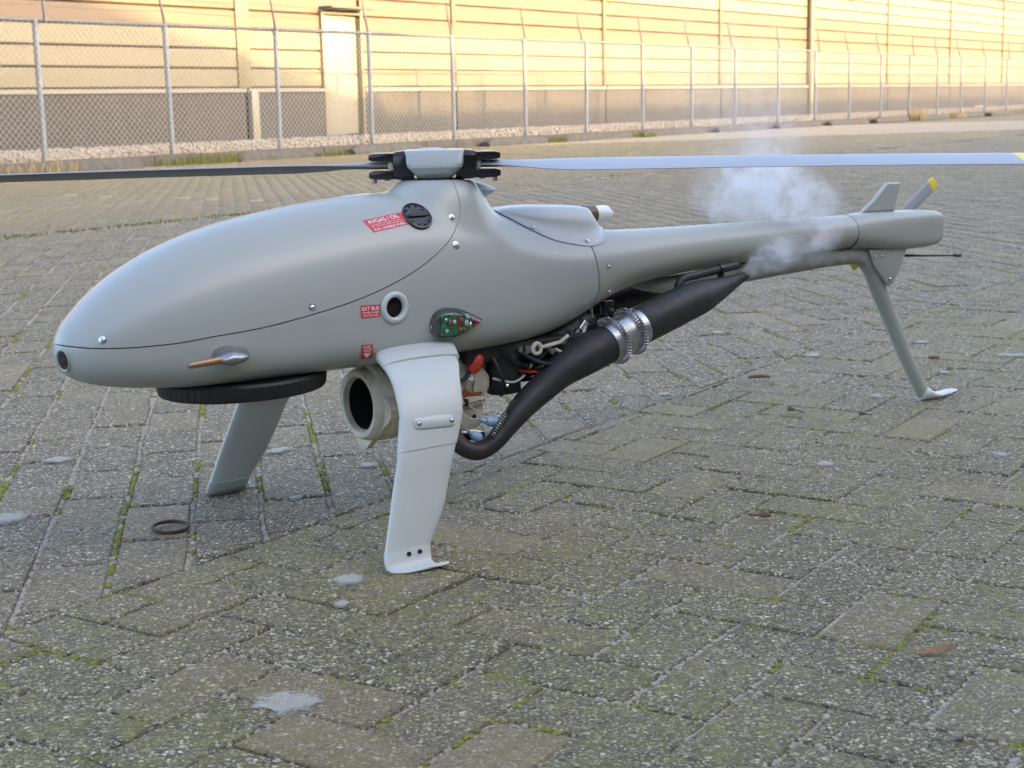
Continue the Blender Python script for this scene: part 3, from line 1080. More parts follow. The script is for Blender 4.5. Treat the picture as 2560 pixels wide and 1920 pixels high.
# ------------------------------------------------------------------ helicopter
# local frame: x runs from nose to tail, -y is the near flank, z up
HA = R(37.0)
heli = empty('unmanned_helicopter', (-.35322, 2.47808, 0), HA)
tag(heli, 'grey unmanned helicopter with raked legs and black exhaust standing on the brick paving', 'helicopter')
def HP(s, t, z):
    return Vector((s, -t, z))

ZT_ = ([-.408, -.404, -.395, -.38, -.35, -.304, -.242, -.147, -.023, .081, .153, .25, .33, .40, .47, .55, .65, .72, 1.03, 1.36],
       [.345, .365, .383, .399, .427, .458, .488, .518, .539, .550, .554, .550, .535, .510, .487, .471, .461, .457, .451, .446])
ZB_ = ([-.408, -.404, -.395, -.38, -.35, -.29, -.16, 0, .12, .38, .48, .54, .60, .66, .72, .80, 1.0, 1.36],
       [.345, .328, .314, .303, .292, .282, .274, .274, .274, .274, .280, .292, .312, .333, .347, .357, .367, .374])
W_ = ([-.408, -.404, -.395, -.38, -.35, -.30, -.22, -.1, .05, .2, .35, .45, .55, .62, .72, .80, 1.0, 1.36],
      [.001, .018, .034, .050, .070, .090, .108, .120, .124, .124, .118, .108, .092, .079, .066, .058, .048, .039])
ZM_ = ([-.408, -.35, -.1, .2, .4, .55, .69, 1.0, 1.36], [.345, .345, .35, .37, .37, .38, .398, .409, .410])
PU_ = ([-.408, -.1, .2, .4, .55, .69, 1.36], [2.0, 2.05, 2.1, 2.1, 2.05, 2.0, 2.0])
PL_ = ([-.408, -.1, .2, .4, .55, .69, 1.36], [2.2, 3.4, 3.6, 3.0, 2.2, 2.0, 2.0])

NV = 112
def section(s):
    zt, zb, w, zm = (pchip(s, *q) for q in (ZT_, ZB_, W_, ZM_))
    zm = min(max(zm, zb + .3 * (zt - zb) * .5), zt - .3 * (zt - zb) * .5)
    pu, pl_ = pchip(s, *PU_), pchip(s, *PL_)
    out = []
    for j in range(NV):
        th_ = 2 * math.pi * j / NV
        c, sn = math.cos(th_), math.sin(th_)
        p = pu if sn >= 0 else pl_
        x = math.copysign(abs(c) ** (2 / p), c) * w
        z = zm + (math.copysign(abs(sn) ** (2 / p), sn)) * ((zt - zm) if sn >= 0 else (zm - zb))
        # mast fairing
        if sn > 0:
            ds = (s - .288)
            rs = ds / (.098 if ds < 0 else .108)
            rr = math.sqrt(rs * rs + (x / .088) ** 2)
            k1 = min(max((1.10 - rr) / .55, 0), 1)
            k1 = k1 * k1 * (3 - 2 * k1)
            target = .572 - .055 * max(ds, 0) - max(ds - .06, 0) * .9
            if target > z:
                z = z + (target - z) * k1
        out.append((s, x, z))
    return out
S_LIST = list(np.concatenate([[-.408, -.4075, -.4065, -.405, -.403, -.400, -.396, -.391, -.385, -.378, -.37, -.36], np.linspace(-.35, .16, 46),
                              np.linspace(.168, .44, 52), np.linspace(.45, .70, 34), np.linspace(.73, 1.352, 30)]))
grid = np.array([section(s) for s in S_LIST])           # ns x NV x 3 (s, t, z)
ns = len(S_LIST)
GV = grid.reshape(-1, 3)
GQ = []
for i in range(ns - 1):
    for j in range(NV):
        k2 = (j + 1) % NV
        GQ.append((i * NV + j, i * NV + k2, (i + 1) * NV + k2, (i + 1) * NV + j))
GQa = np.array(GQ)
fn = np.cross(GV[GQa[:, 2]] - GV[GQa[:, 0]], GV[GQa[:, 3]] - GV[GQa[:, 1]])
GN = np.zeros_like(GV)
for c in range(4):
    np.add.at(GN, GQa[:, c], fn)
ctr = np.array([0, 0, .40])
GN /= np.maximum(np.linalg.norm(GN, axis=1, keepdims=True), 1e-9)
# outward check
flip = np.sum(GN[:, 1] * np.sign(GV[:, 1])) < 0
if flip:
    GN = -GN

SEAM = np.array([(-.50, .362), (-.4048, .360), (-.3726, .3565), (-.3237, .3547), (-.2621, .3559), (-.2053, .361), (-.1271, .367), (-.0429, .3787), (.0349, .3928),
                 (.0902, .407), (.149, .4271), (.1923, .4469), (.2268, .4664), (.2491, .4817), (.2688, .5025), (.2783, .5181), (.2820, .532), (.2825, .60), (.2825, .70)])
# refine the seam with a smooth curve
tt = np.concatenate([[0], np.cumsum(np.hypot(*np.diff(SEAM, axis=0).T))])
tr = np.linspace(0, tt[-1], 160)
SEAM = np.array([(pchip(t, tt, SEAM[:, 0]), pchip(t, tt, SEAM[:, 1])) for t in tr])
def phi_seam(V):
    P = V[:, [0, 2]]
    best = np.full(len(P), 1e9); sg = np.ones(len(P))
    for a, b in zip(SEAM[:-1], SEAM[1:]):
        d = b - a
        t = np.clip(((P - a) @ d) / (d @ d), 0, 1)
        q = P - (a + t[:, None] * d)
        dist = np.hypot(q[:, 0], q[:, 1])
        cr = d[0] * q[:, 1] - d[1] * q[:, 0]
        m = dist < best
        best[m] = dist[m]; sg[m] = np.sign(cr[m])
    return best * sg

def clip(V, N, polys, vals):
    """keep the part of the polygons with vals > 0, cutting edges"""
    V = list(map(tuple, V)); N = list(map(tuple, N)); vals = list(vals)
    cache = {}
    out = []
    for p in polys:
        sv = [vals[i] for i in p]
        if min(sv) >= 0:
            out.append(p); continue
        if max(sv) < 0:
            continue
        q = []
        n = len(p)
        for i in range(n):
            a, b = p[i], p[(i + 1) % n]
            va, vb = vals[a], vals[b]
            if va >= 0:
                q.append(a)
            if (va >= 0) != (vb >= 0):
                key = (min(a, b), max(a, b))
                if key not in cache:
                    t = va / (va - vb)
                    if a != key[0]:
                        pass
                    pa, pb, na, nb = V[a], V[b], N[a], N[b]
                    V.append(tuple(pa[k] + (pb[k] - pa[k]) * t for k in range(3)))
                    N.append(tuple(na[k] + (nb[k] - na[k]) * t for k in range(3)))
                    vals.append(0.0)
                    cache[key] = len(V) - 1
                q.append(cache[key])
        if len(q) >= 3:
            out.append(tuple(q))
    used = sorted({i for p in out for i in p})
    mp = {o_: k_ for k_, o_ in enumerate(used)}
    return np.array([V[i] for i in used]), np.array([N[i] for i in used]), [tuple(mp[i] for i in p) for p in out]

def shell(name, V, N, polys, mat, parent, lip=.004, grow=0.0):
    """smooth skin with its open edges turned inwards"""
    N = N / np.maximum(np.linalg.norm(N, axis=1, keepdims=True), 1e-9)
    V = V + N * grow
    from collections import Counter
    ed = Counter()
    for p in polys:
        for i in range(len(p)):
            ed[(min(p[i], p[(i + 1) % len(p)]), max(p[i], p[(i + 1) % len(p)]))] += 1
    lipidx = {}
    VV = [tuple(v) for v in V]; NNv = [tuple(v) for v in N]
    F = [tuple(p) for p in polys]
    for p in polys:
        for i in range(len(p)):
            a, b = p[i], p[(i + 1) % len(p)]
            if ed[(min(a, b), max(a, b))] == 1:
                ids_ = []
                for x in (a, b):
                    if x not in lipidx:
                        VV.append(tuple(V[x])); NNv.append(tuple(N[x]))
                        VV.append(tuple(V[x] - N[x] * lip)); NNv.append(tuple(N[x]))
                        lipidx[x] = len(VV) - 2
                    ids_.append(lipidx[x])
                F.append((ids_[1], ids_[0], ids_[0] + 1, ids_[1] + 1))
    me = bpy.data.meshes.new(name)
    me.from_pydata([(v[0], -v[1], v[2]) for v in VV], [], [tuple(f[::-1]) for f in F] if not flip else F)
    me.materials.append(MAT[mat])
    me.shade_smooth()
    nn = [(v[0], -v[1], v[2]) for v in NNv]
    # custom normals only on the skin faces; lips stay flat
    me.normals_split_custom_set_from_vertices(nn)
    o = bpy.data.objects.new(name, me)
    col.objects.link(o)
    o.parent = parent
    return o

JX = .578
def jointval(V):
    return JX + .04 * np.maximum(.40 - V[:, 2], 0) * 3.0 - V[:, 0] + 0.0
V, N, P = GV, GN, GQ
# canopy
Vc, Nc, Pc = clip(V, N, P, phi_seam(V) - .0009)
canopy = shell('canopy', Vc, Nc, Pc, 'hull_paint', heli, .005, .0006)
# hull
Vh, Nh, Ph = clip(V, N, P, -phi_seam(V) - .0009)
Vh, Nh, Ph = clip(Vh, Nh, Ph, jointval(Vh))
PORT = (.1134, .3768)
def port_val(V):
    d = np.hypot(V[:, 0] - PORT[0], V[:, 2] - PORT[1]) - .0185
    return np.where(V[:, 1] > 0, d, 1.0)
Vh, Nh, Ph = clip(Vh, Nh, Ph, port_val(Vh))
hull = shell('fuselage', Vh, Nh, Ph, 'hull_paint', heli, .005)
# boom
Vb, Nb, Pb = clip(V, N, P, -jointval(V) - .0038)
boom = shell('tail_boom', Vb, Nb, Pb, 'boom_paint', heli, .005, -.0004)
# dark inner skin so no light leaks through the seams
inner = np.array(V) - N * .006
sel = [p for p in P]
me = bpy.data.meshes.new('inner_skin')
me.from_pydata([(v[0], -v[1], v[2]) for v in inner[NV * 8:NV * (ns - 1)]], [], [tuple(i - NV * 8 for i in p) for p in P if min(p) >= NV * 8 and max(p) < NV * (ns - 1)])
link('inner_skin', me, 'dark_void', heli)

bvh = BVHTree.FromPolygons([Vector((v[0], -v[1], v[2])) for v in V], [tuple(p) for p in P])
def on_hull(s, z, lift=0.0, t0=.4):
    """point and outward normal of the near flank at (s, z)"""
    loc, nr, i, d = bvh.ray_cast(HP(s, t0, z), Vector((0, 1, 0)))
    if loc is None:
        loc, nr, i, d = bvh.find_nearest(HP(s, .1, z))
    if nr.y > 0:
        nr = -nr
    return loc + nr * lift, nr

# ---- screws
def frame_of(nr):
    q = nr.to_track_quat('Z', 'Y')
    return q
def screw_mesh(r=.0042):
    b = MB()
    b.lathe((0, 0, 0), (0, 0, 1), [(0, r * 1.45), (.0008, r * 1.42), (.0010, r), (.0022, r * .93), (.0032, r * .66), (.0036, r * .34), (.0030, r * .30), (.0022, r * .28)], 20)
    return b
scr = None
def screw(p, nr, parent, r=1.0):
    global scr
    if scr is None:
        scr = screw_mesh().build('screw', 'steel', parent, angle=30)
        o = scr
    else:
        o = scr.copy(); col.objects.link(o); o.parent = parent
    o.location = p
    o.rotation_mode = 'QUATERNION'
    o.rotation_quaternion = frame_of(nr)
    o.scale = (r, r, r)
    return o
for s, z, par, r in ((-.3573, .3679, canopy, 1), (-.0367, .3909, canopy, 1), (.2591, .511, canopy, .9), (.251, .4664, hull, 1.1),
                     (.600, .446, boom, .7), (.610, .400, boom, .7), (.622, .352, boom, .7), (.4816, .433, hull, .35)):
    p, nr = on_hull(s, z, .0002)
    screw(p, nr, par, r)

# ---- stickers with their print
def text_mesh(txt, bold=False):
    cu = bpy.data.curves.new('print', 'FONT')
    cu.body = txt
    cu.align_x = 'CENTER'; cu.align_y = 'CENTER'
    cu.size = 1.0
    cu.offset = .012 if bold else .004
    cu.resolution_u = 3
    o = bpy.data.objects.new('print', cu)
    col.objects.link(o)
    bpy.context.view_layer.update()
    me = bpy.data.meshes.new_from_object(o.evaluated_get(bpy.context.evaluated_depsgraph_get()))
    V = np.array([v.co[:2] for v in me.vertices]); F = [tuple(p.vertices) for p in me.polygons]
    bpy.data.objects.remove(o); bpy.data.curves.remove(cu); bpy.data.meshes.remove(me)
    V -= (V.max(0) + V.min(0)) / 2
    return V, F, V.max(0) - V.min(0)
def sticker(name, corners, lines, mat='red_sticker', parent=None, tri=None, shape=None):
    """corners: TL, TR, BR, BL in (s, z); lines: (text, u0, u1, v0, v1, bold) in label units, v down"""
    TL, TR, BR, BL = (np.array(c) for c in corners)
    def mp(u, v, lift):
        q = TL * (1 - u) * (1 - v) + TR * u * (1 - v) + BR * u * v + BL * (1 - u) * v
        return on_hull(q[0], q[1], lift)[0]
    b = MB()
    nu_, nv_ = 14, 8
    if shape is None:
        b.add([mp(i / nu_, j / nv_, .0009) for j in range(nv_ + 1) for i in range(nu_ + 1)],
              [(j * (nu_ + 1) + i, j * (nu_ + 1) + i + 1, (j + 1) * (nu_ + 1) + i + 1, (j + 1) * (nu_ + 1) + i) for j in range(nv_) for i in range(nu_)])
    else:
        def inside(u, v):
            c_ = False
            for q_ in range(len(shape)):
                (x1, y1), (x2, y2) = shape[q_], shape[q_ - 1]
                if (y1 > v) != (y2 > v) and u < (x2 - x1) * (v - y1) / (y2 - y1) + x1:
                    c_ = not c_
            return c_
        for j_ in range(18):
            for i_ in range(40):
                if inside((i_ + .5) / 40, (j_ + .5) / 18):
                    b.add([mp((i_ + a_) / 40, (j_ + b_) / 18, .0009) for a_, b_ in ((0, 0), (1, 0), (1, 1), (0, 1))], [(0, 1, 2, 3)])
    st = b.build(name, mat, parent, fix=False)
    for (txt, u0, u1, v0, v1, bold) in lines:
        V, F, sz = text_mesh(txt, bold)
        pts = []
        for x, y in V:
            u = (u0 + u1) / 2 + x / sz[0] * (u1 - u0)
            v = (v0 + v1) / 2 - y / sz[1] * (v1 - v0)
            pts.append(mp(u, v, .0014))
        MB().add(pts, F).build('print', 'white_print', st, smooth=False, fix=False)
    if tri:
        MB().add([mp(u, v, .0014) for u, v in tri], [tuple(range(len(tri)))]).build('print', 'white_print', st, smooth=False, fix=False)
    return st
sticker('fuel_sticker', [(.0883, .5156), (.1790, .5262), (.1890, .5075), (.099, .4966)],
        [('AVGAS / OIL', .06, .74, .08, .36, True), ('see approved flight manual', .06, .72, .43, .53, False),
         ('for mixture ratios and grades', .06, .76, .57, .67, False), ('6.5L USABLE FUEL', .06, .74, .74, .92, True)], parent=canopy)
sticker('bus_sticker', [(.0493, .3853), (.0854, .3842), (.0851, .3647), (.0497, .3651)],
        [('EXT BUS', .06, .94, .12, .42, True), ('COVER WHEN', .06, .94, .52, .68, False), ('NOT IN USE', .12, .88, .76, .92, False)], parent=hull)
sticker('vent_sticker', [(.0491, .3221), (.0702, .3209), (.0757, .2965), (.0530, .2972)],
        [('FUEL', .16, .84, .08, .26, True), ('VENT', .12, .88, .32, .50, True)], parent=hull, tri=[(.14, .57), (.86, .57), (.50, .93)])
sticker('danger_sticker', [(1.193, .4155), (1.25, .4190), (1.25, .3990), (1.193, .3975)],
        [('DANGER', .10, .72, .40, .62, True)], parent=boom, shape=[(0, .28), (.72, .28), (.72, .05), (1, .5), (.72, .95), (.72, .75), (0, .75)])

# ---- fuel cap
p, nr = on_hull(.194, .5171, .0)
q = frame_of(nr)
fc = MB().lathe((0, 0, 0), (0, 0, 1), [(-.004, .0275), (.001, .0275), (.0028, .0265), (.0034, .0245), (.0020, .0225), (.0016, .018), (.0016, .0001)], 40)
fco = fc.build('fuel_cap', 'black_gloss', canopy, angle=25)
fco.location = p; fco.rotation_mode = 'QUATERNION'; fco.rotation_quaternion = q
gb = MB()
gb.box((0, 0, .0030), (.034, .005, .0035))
for a in range(10):
    a_ = a * math.pi / 5
    gb.box((math.cos(a_) * .0205, math.sin(a_) * .0205, .0022), (.0035, .004, .0026), Matrix.Rotation(a_, 3, 'Z'))
gb.build('cap_grip', 'black_rubber', fco, bevel=.0006)

# ---- external bus port
p, nr = on_hull(*PORT, .0)
q = frame_of(nr)
rb = MB()
prof = [(-.012, .0165), (-.002, .0165)]
prof = [( .0008, .0262), (.0022, .0262), (.0046, .0240), (.0056, .0210), (.0048, .0180), (.0020, .0166), (-.018, .0166), (-.018, .0002)]
ring = rb.lathe((0, 0, 0), (0, 0, 1), prof, 48, cap0=False).build('port_ring', 'leg_paint', hull, angle=50)
ring.location = p; ring.rotation_mode = 'QUATERNION'; ring.rotation_quaternion = q
pb = MB().lathe((0, 0, -.016), (0, 0, 1), [(0, .0158), (.0012, .0158), (.0012, .0002)], 32).build('port_socket', 'dark_void', ring)
MB().lathe((0, 0, -.015), (0, 0, 1), [(0.0, .0155), (.0125, .0160)], 32, cap0=False, cap1=False).build('port_sleeve', 'dark_void', ring)

# ---- navigation lamp: red base, board, clear teardrop lens
p, nr = on_hull(.232, .3400, .0)
q = frame_of(nr)
lamp = empty('navigation_lamp', p)
lamp.parent = hull
lamp.location = p
ex = Vector((1, 0, 0)); ex = (ex - nr * ex.dot(nr)).normalized(); ey = nr.cross(ex)
lamp.matrix_local = Matrix(((ex.x, ey.x, nr.x, p.x), (ex.y, ey.y, nr.y, p.y), (ex.z, ey.z, nr.z, p.z), (0, 0, 0, 1)))
def teardrop(r, zz, n=26):
    up_, dn_ = [], []
    for c_ in np.linspace(0, 1, n):
        xi = .5 * (1 - math.cos(math.pi * c_))
        w_ = (1.4845 * math.sqrt(xi) - .63 * xi - 1.758 * xi ** 2 + 1.4215 * xi ** 3 - .518 * xi ** 4) * 2.0
        x = (-.050 + .104 * xi) * r
        up_.append((x, w_ * .0262 * r, zz)); dn_.append((x, -w_ * .0262 * r, zz))
    return up_[:-1] + [up_[-1]] + dn_[-2:0:-1]
MB().loft([teardrop(1.02, -.004), teardrop(1.02, .0018), teardrop(.98, .0024)]).build('lamp_base', 'lamp_grey', lamp)
MB().loft([[(.030 + .022 * f_, .0085 * (1 - f_), .0036 + .004 * (1 - f_)), (.030 + .022 * f_, -.0085 * (1 - f_), .0036 + .004 * (1 - f_)), (.030 + .022 * f_, -.009 * (1 - f_), .003), (.030 + .022 * f_, .009 * (1 - f_), .003)] for f_ in (0, .5, .95)]).build('red_filter', 'red_lens', lamp)
MB().loft([teardrop(.95, .0020), teardrop(.95, .0034)]).build('lamp_floor', 'lamp_grey', lamp)
MB().box((-.018, .000, .0066), (.030, .033, .004)).build('circuit_board', 'green_board', lamp, bevel=.0005)
MB().box((.013, -.001, .0060), (.030, .024, .004)).build('circuit_board', 'green_board', lamp, bevel=.0005)
for x, y, m, r in ((-.026, .008, 'steel', .0032), (-.024, -.009, 'white_plastic', .0030), (.002, -.009, 'brass', .0030), (.016, .008, 'white_plastic', .0028), (-.018, .002, 'brass', .0050), (-.010, .004, 'white_plastic', .003), (.004, .004, 'brass', .0045), (.014, 0, 'white_plastic', .004), (.022, -.003, 'steel', .003), (.008, -.009, 'red_rubber', .003), (.027, .002, 'brass', .003)):
    MB().lathe((x, y, .008), (0, 0, 1), [(0, r), (.003, r), (.004, r * .6), (.0042, r * .1)], 14).build('lamp_diode', m, lamp)
MB().box((-.002, .002, .0085), (.003, .018, .004)).build('lamp_wire', 'red_rubber', lamp)
secs = []
for k_ in np.linspace(0, 1, 9):
    rr = math.sqrt(max(1 - k_ ** 2.0, 0.0004))
    secs.append(teardrop(rr * 1.03, .0028 + .0200 * k_))
MB().loft(secs).build('lamp_lens', 'clear_lens', lamp, angle=60)

# ---- nose camera window
loc, nr, i_, d_ = bvh.ray_cast(HP(-.6, .020, .338), Vector((1, 0, 0)))
nr = (nr if nr.x < 0 else -nr)
cw = MB().lathe((0, 0, 0), (0, 0, 1), [(-.003, .0150), (.0012, .0150), (.0022, .0138), (.0006, .0120)], 36, flat=(1.2, .8)).build('camera_bezel', 'hull_paint', hull)
cg = MB().lathe((0, 0, 0), (0, 0, 1), [(-.002, .0118), (.0010, .0118), (.0014, .0001)], 36, flat=(1.2, .8)).build('camera_window', 'dark_glass', cw)
cw.location = loc; cw.rotation_mode = 'QUATERNION'; cw.rotation_quaternion = nr.to_track_quat('Z', 'Y')

# ---- air-data probe on the flank
p, nr = on_hull(-.165, .3335, .0)
pr = MB()
secs = []
for f_ in (0, .15, .4, .65, .85, .95, 1.0):
    k1 = 1 - .25 * f_ - (0 if f_ < .85 else (f_ - .85) * 2.6)
    cx = -.176 - f_ * .018
    secs.append([HP(cx + math.cos(t) * .030 * k1, -p.y - .004 + f_ * .052, .3345 - f_ * .003 + math.sin(t) * .0125 * k1 * (1 if math.cos(t) < .2 else .8)) for t in np.linspace(0, 2 * math.pi, 28, endpoint=False)])
probe = pr.loft(secs).build('air_probe', 'dull_steel', hull, angle=60)
tip0 = HP(-.212, -p.y + .036, .332)
MB().tube([tip0 + Vector((.012, 0, 0)), tip0, tip0 + Vector((-.02, 0, -.001)), tip0 + Vector((-.046, 0, -.0025)), tip0 + Vector((-.053, 0, -.003))], [.0066, .0062, .0056, .0050, .0034], 16).build('probe_tube', 'brass', probe)

# ---- ribbed belly dome
disc = MB()
DC, DRr, dz0, dz1 = (-.102, 0), .141, .2515, .279
nb = 132
ringv = []
for zz, rr_, rib in ((dz1, .96, 0), (dz1 - .004, 1.0, 1), (dz0 + .006, .985, 1), (dz0 + .002, .965, 0), (dz0, .93, 0)):
    ringv.append([HP(DC[0] + math.cos(2 * math.pi * j / nb) * DRr * rr_ * (1 - .012 * rib * (j % 2)), math.sin(2 * math.pi * j / nb) * .118 * rr_ * (1 - .012 * rib * (j % 2)), zz) for j in range(nb)])
disc.loft(ringv)
disc.build('belly_dome', 'black_rubber', heli, angle=20)

# ---- mast, hub and blades
HX, HZ = .285, .0
PHI = R(3.0) - HA
bx = Vector((math.cos(PHI), math.sin(PHI), 0)); by = Vector((-math.sin(PHI), math.cos(PHI), 0))
hubc = Vector((HX, 0, 0))
def RP(x, y, z):
    return hubc + bx * x + by * y + Vector((0, 0, z))
MB().lathe((HX, 0, .545), (0, 0, 1), [(0, .052), (.026, .050), (.028, .046), (.030, .02), (.06, .016)], 40).build('mast_collar', 'black_rubber', heli, angle=40)
secs = []
def rrect(wx, wy, z, p_=4.0, n=48):
    return [RP(math.copysign(abs(math.cos(t)) ** (2 / p_), math.cos(t)) * wx, math.copysign(abs(math.sin(t)) ** (2 / p_), math.sin(t)) * wy, z) for t in np.linspace(0, 2 * math.pi, n, endpoint=False)]
hub = MB().loft([rrect(.026, .030, .5735), rrect(.029, .035, .5750, 5), rrect(.0375, .0445, .5835, 6), rrect(.0470, .0490, .5935, 7), rrect(.0490, .0480, .6000, 8), rrect(.0500, .0440, .6080, 8),
                 rrect(.0510, .0380, .6165, 8), rrect(.0515, .0350, .6205, 8), rrect(.0500, .0320, .6225, 8), rrect(.046, .028, .6230, 6)]).build('rotor_hub', 'hull_paint', heli, angle=22)
MB().lathe(RP(-.004, .004, .6225), (0, 0, 1), [(0, .022), (.0018, .020), (.003, .012), (.0032, .0005)], 28).build('hub_cap', 'cover_paint', hub)
for sg in (-1, 1):
    g_ = MB()
    # grip: barrel plus a fork above and below the blade root
    g_.loft([[RP(sg * x, y * w_, .597 + z * h_) for y, z in ((-1, -.7), (-.7, -1), (.7, -1), (1, -.7), (1, .7), (.7, 1), (-.7, 1), (-1, .7))]
             for x, w_, h_ in ((.036, .034, .0245), (.054, .034, .0250), (.066, .031, .0235), (.071, .029, .0225))])
    yoke = g_.build('rotor_grip', 'black_gloss', heli, bevel=.0012)
    for zc, zh in ((.6115, .0070), (.5815, .0075)):
        MB().loft([[RP(sg * x, y * w_, zc + z * zh * hh) for y, z in ((-1, -1), (1, -1), (1, 1), (-1, 1))]
                   for x, w_, hh in ((.0705, .028, 1), (.085, .027, 1.0), (.105, .025, .95), (.113, .022, .6))]).build('grip_fork', 'black_gloss', yoke, bevel=.0012)
    MB().tube([RP(sg * .104, -.006, .567), RP(sg * .104, -.006, .5735)], .0042, 10).build('grip_bolt', 'dull_steel', yoke)
    MB().tube([RP(sg * .083, .004, .571), RP(sg * .083, .004, .5735)], .0052, 6).build('grip_bolt', 'dull_steel', yoke)
    MB().box(RP(sg * .0755, 0, .597), (.008, .040, .0135), Matrix.Rotation(PHI, 3, 'Z')).build('root_shim', 'cream_plastic', yoke, bevel=.001)
    # blade
    def airfoil(x, chord, thick, pitch, z, n=26):
        out = []
        for j in range(n):
            t = 2 * math.pi * j / n
            cx = .5 * (1 + math.cos(t))          # 0 leading .. 1 trailing
            yt = thick * (1.48 * math.sqrt(cx) - .63 * cx - 1.76 * cx ** 2 + 1.42 * cx ** 3 - .52 * cx ** 4) * 1.0 + .0006
            cy = (cx - .30) * chord
            zz = yt if math.sin(t) >= 0 else -yt * .8
            lead = sg                             # leading edge: far side on the right blade, near side on the left one
            yy = -cy * lead
            ca, sa = math.cos(pitch), math.sin(pitch)
            y2 = yy * ca - zz * sa * lead * -1 * -1
            z2 = zz * ca + yy * sa * lead
            out.append(RP(sg * x, y2, z + z2))
        return out
    droop = lambda x: .5965 - .010 * (x / 1.1) ** 2
    st = [(.078, .034, .0130, 2), (.095, .035, .0130, 3), (.115, .037, .0120, 5), (.135, .043, .0100, 7), (.16, .054, .0080, 9), (.19, .070, .0062, 10.5), (.25, .082, .0062, 11.5), (.5, .084, .0060, 11), (.8, .084, .0060, 10.5), (1.02, .084, .0060, 10.5)]
    bl = MB().loft([airfoil(x, c_, t_, R(p_), droop(x)) for x, c_, t_, p_ in st]).build('rotor_blade', 'blade_paint', heli, angle=60)
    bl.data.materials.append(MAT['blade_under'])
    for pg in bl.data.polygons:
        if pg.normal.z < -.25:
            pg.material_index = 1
    MB().loft([airfoil(x, c_, t_, R(p_), droop(x)) for x, c_, t_, p_ in ((1.0205, .0842, .0061, 10.5), (1.08, .084, .0060, 10.4), (1.098, .080, .0052, 10.3), (1.104, .065, .003, 10.2))]).build('blade_tip', 'yellow_paint', bl, angle=60)
# fairing lip behind the mast
lip = MB()
secs = []
for s_, w_, zt_, zb_ in ((.300, .050, .5735, .548), (.325, .050, .5722, .545), (.350, .048, .5690, .541), (.372, .045, .5640, .540), (.388, .041, .5580, .543), (.396, .038, .5535, .5455)):
    sec = []
    for q_ in np.linspace(-math.pi / 2, math.pi / 2, 15):
        cc_ = math.cos(q_) ** .6
        sec.append(Vector((s_ - .016 * (1 - cc_), math.sin(q_) * w_, zb_ + (zt_ - zb_) * cc_)))
    for q_ in np.linspace(math.pi / 2, -math.pi / 2, 15)[1:-1]:
        cc_ = math.cos(q_) ** .6
        sec.append(Vector((s_ - .016, math.sin(q_) * w_ * .93, zb_ + (zt_ - zb_ - .004) * cc_ * .6)))
    secs.append(sec)
lip.loft(secs)
lip.build('mast_fairing_lip', 'cover_paint', heli, angle=50)

# ---- top cover behind the mast with its white strobe
cv = MB()
secs = []
CS = np.linspace(.384, .652, 26)
for s in CS:
    zt = pchip(s, [.384, .40, .43, .47, .53, .60, .618, .622, .640, .652], [.506, .512, .516, .517, .514, .508, .502, .478, .472, .468])
    w = pchip(s, [.384, .40, .44, .50, .57, .62, .64, .652], [.010, .030, .056, .070, .068, .055, .035, .020])
    sec = []
    for f_ in np.linspace(-1, 1, 31):
        # flange follows the hull, dome rises from it
        y = f_ * w
        loc, nr, i_, d_ = bvh.ray_cast(Vector((s, y, .8)), Vector((0, 0, -1)))
        base = (loc.z if loc is not None else .46) + .0022
        k1 = max(0, 1 - (abs(f_) / .80) ** 3.2)
        z = base + max(zt - base, 0) * (k1 ** .6)
        sec.append((s, y, z))
    secs.append(sec)
m = len(secs[0])
cv.add([p for s_ in secs for p in s_], [(i * m + j, i * m + j + 1, (i + 1) * m + j + 1, (i + 1) * m + j) for i in range(len(secs) - 1) for j in range(m - 1)])
# edge skirt
cover = cv.build('top_cover', 'cover_paint', heli, angle=60)
for s, y in ((.455, -.052), (.575, -.058)):
    loc, nr, i_, d_ = bvh.ray_cast(Vector((s, y, .8)), Vector((0, 0, -1)))
    if nr.z < 0: nr = -nr
    screw(loc + nr * .003, nr, cover, .75)
MB().tube([(.618, 0, .490), (.641, 0, .490)], .0175, 20).build('strobe_ring', 'olive_ring', cover)
MB().lathe((.641, 0, .490), (1, 0, 0), [(0, .0158), (.030, .0155), (.033, .0145), (.048, .003), (.0485, .0005)], 24).build('strobe_cap', 'white_plastic', cover)

# ---- tail end: gearbox fairing, fin, tail rotor
tl = MB()
secs = []
for s, zt, zb, w, p_ in ((1.3535, .4450, .3720, .0385, 2.0), (1.362, .4465, .3712, .0395, 2.0), (1.40, .4485, .3685, .0410, 2.4), (1.46, .4470, .3630, .0420, 3.0), (1.54, .4450, .3590, .0420, 3.6),
                         (1.60, .4430, .3600, .0415, 4.2), (1.632, .4405, .3640, .0405, 4.6), (1.641, .437, .368, .0385, 4.6), (1.6455, .428, .377, .031, 4.0)):
    zm, hh = (zt + zb) / 2, (zt - zb) / 2
    secs.append([HP(s, math.copysign(abs(math.cos(t)) ** (2 / p_), math.cos(t)) * w, zm + math.copysign(abs(math.sin(t)) ** (2 / p_), math.sin(t)) * hh) for t in np.linspace(0, 2 * math.pi, 56, endpoint=False)])
tail = tl.loft(secs).build('tail_fairing', 'boom_paint', heli, angle=45)
MB().lathe((1.3505, 0, .4090), (1, 0, 0), [(0, .0384), (.0034, .0388)], 48, flat=(1.0, .96)).build('boom_seal', 'black_rubber', heli)
finp = [(1.398, .447), (1.44, .472), (1.484, .508), (1.490, .5095), (1.530, .508), (1.5315, .505), (1.517, .462), (1.512, .446)]
fs_ = [(s, z) for s, z in finp]
fb = MB()
def fin_sec(th_k, inset):
    c = np.mean(np.array(fs_), axis=0)
    return [(s + (c[0] - s) * inset, z + (c[1] - z) * inset) for s, z in fs_]
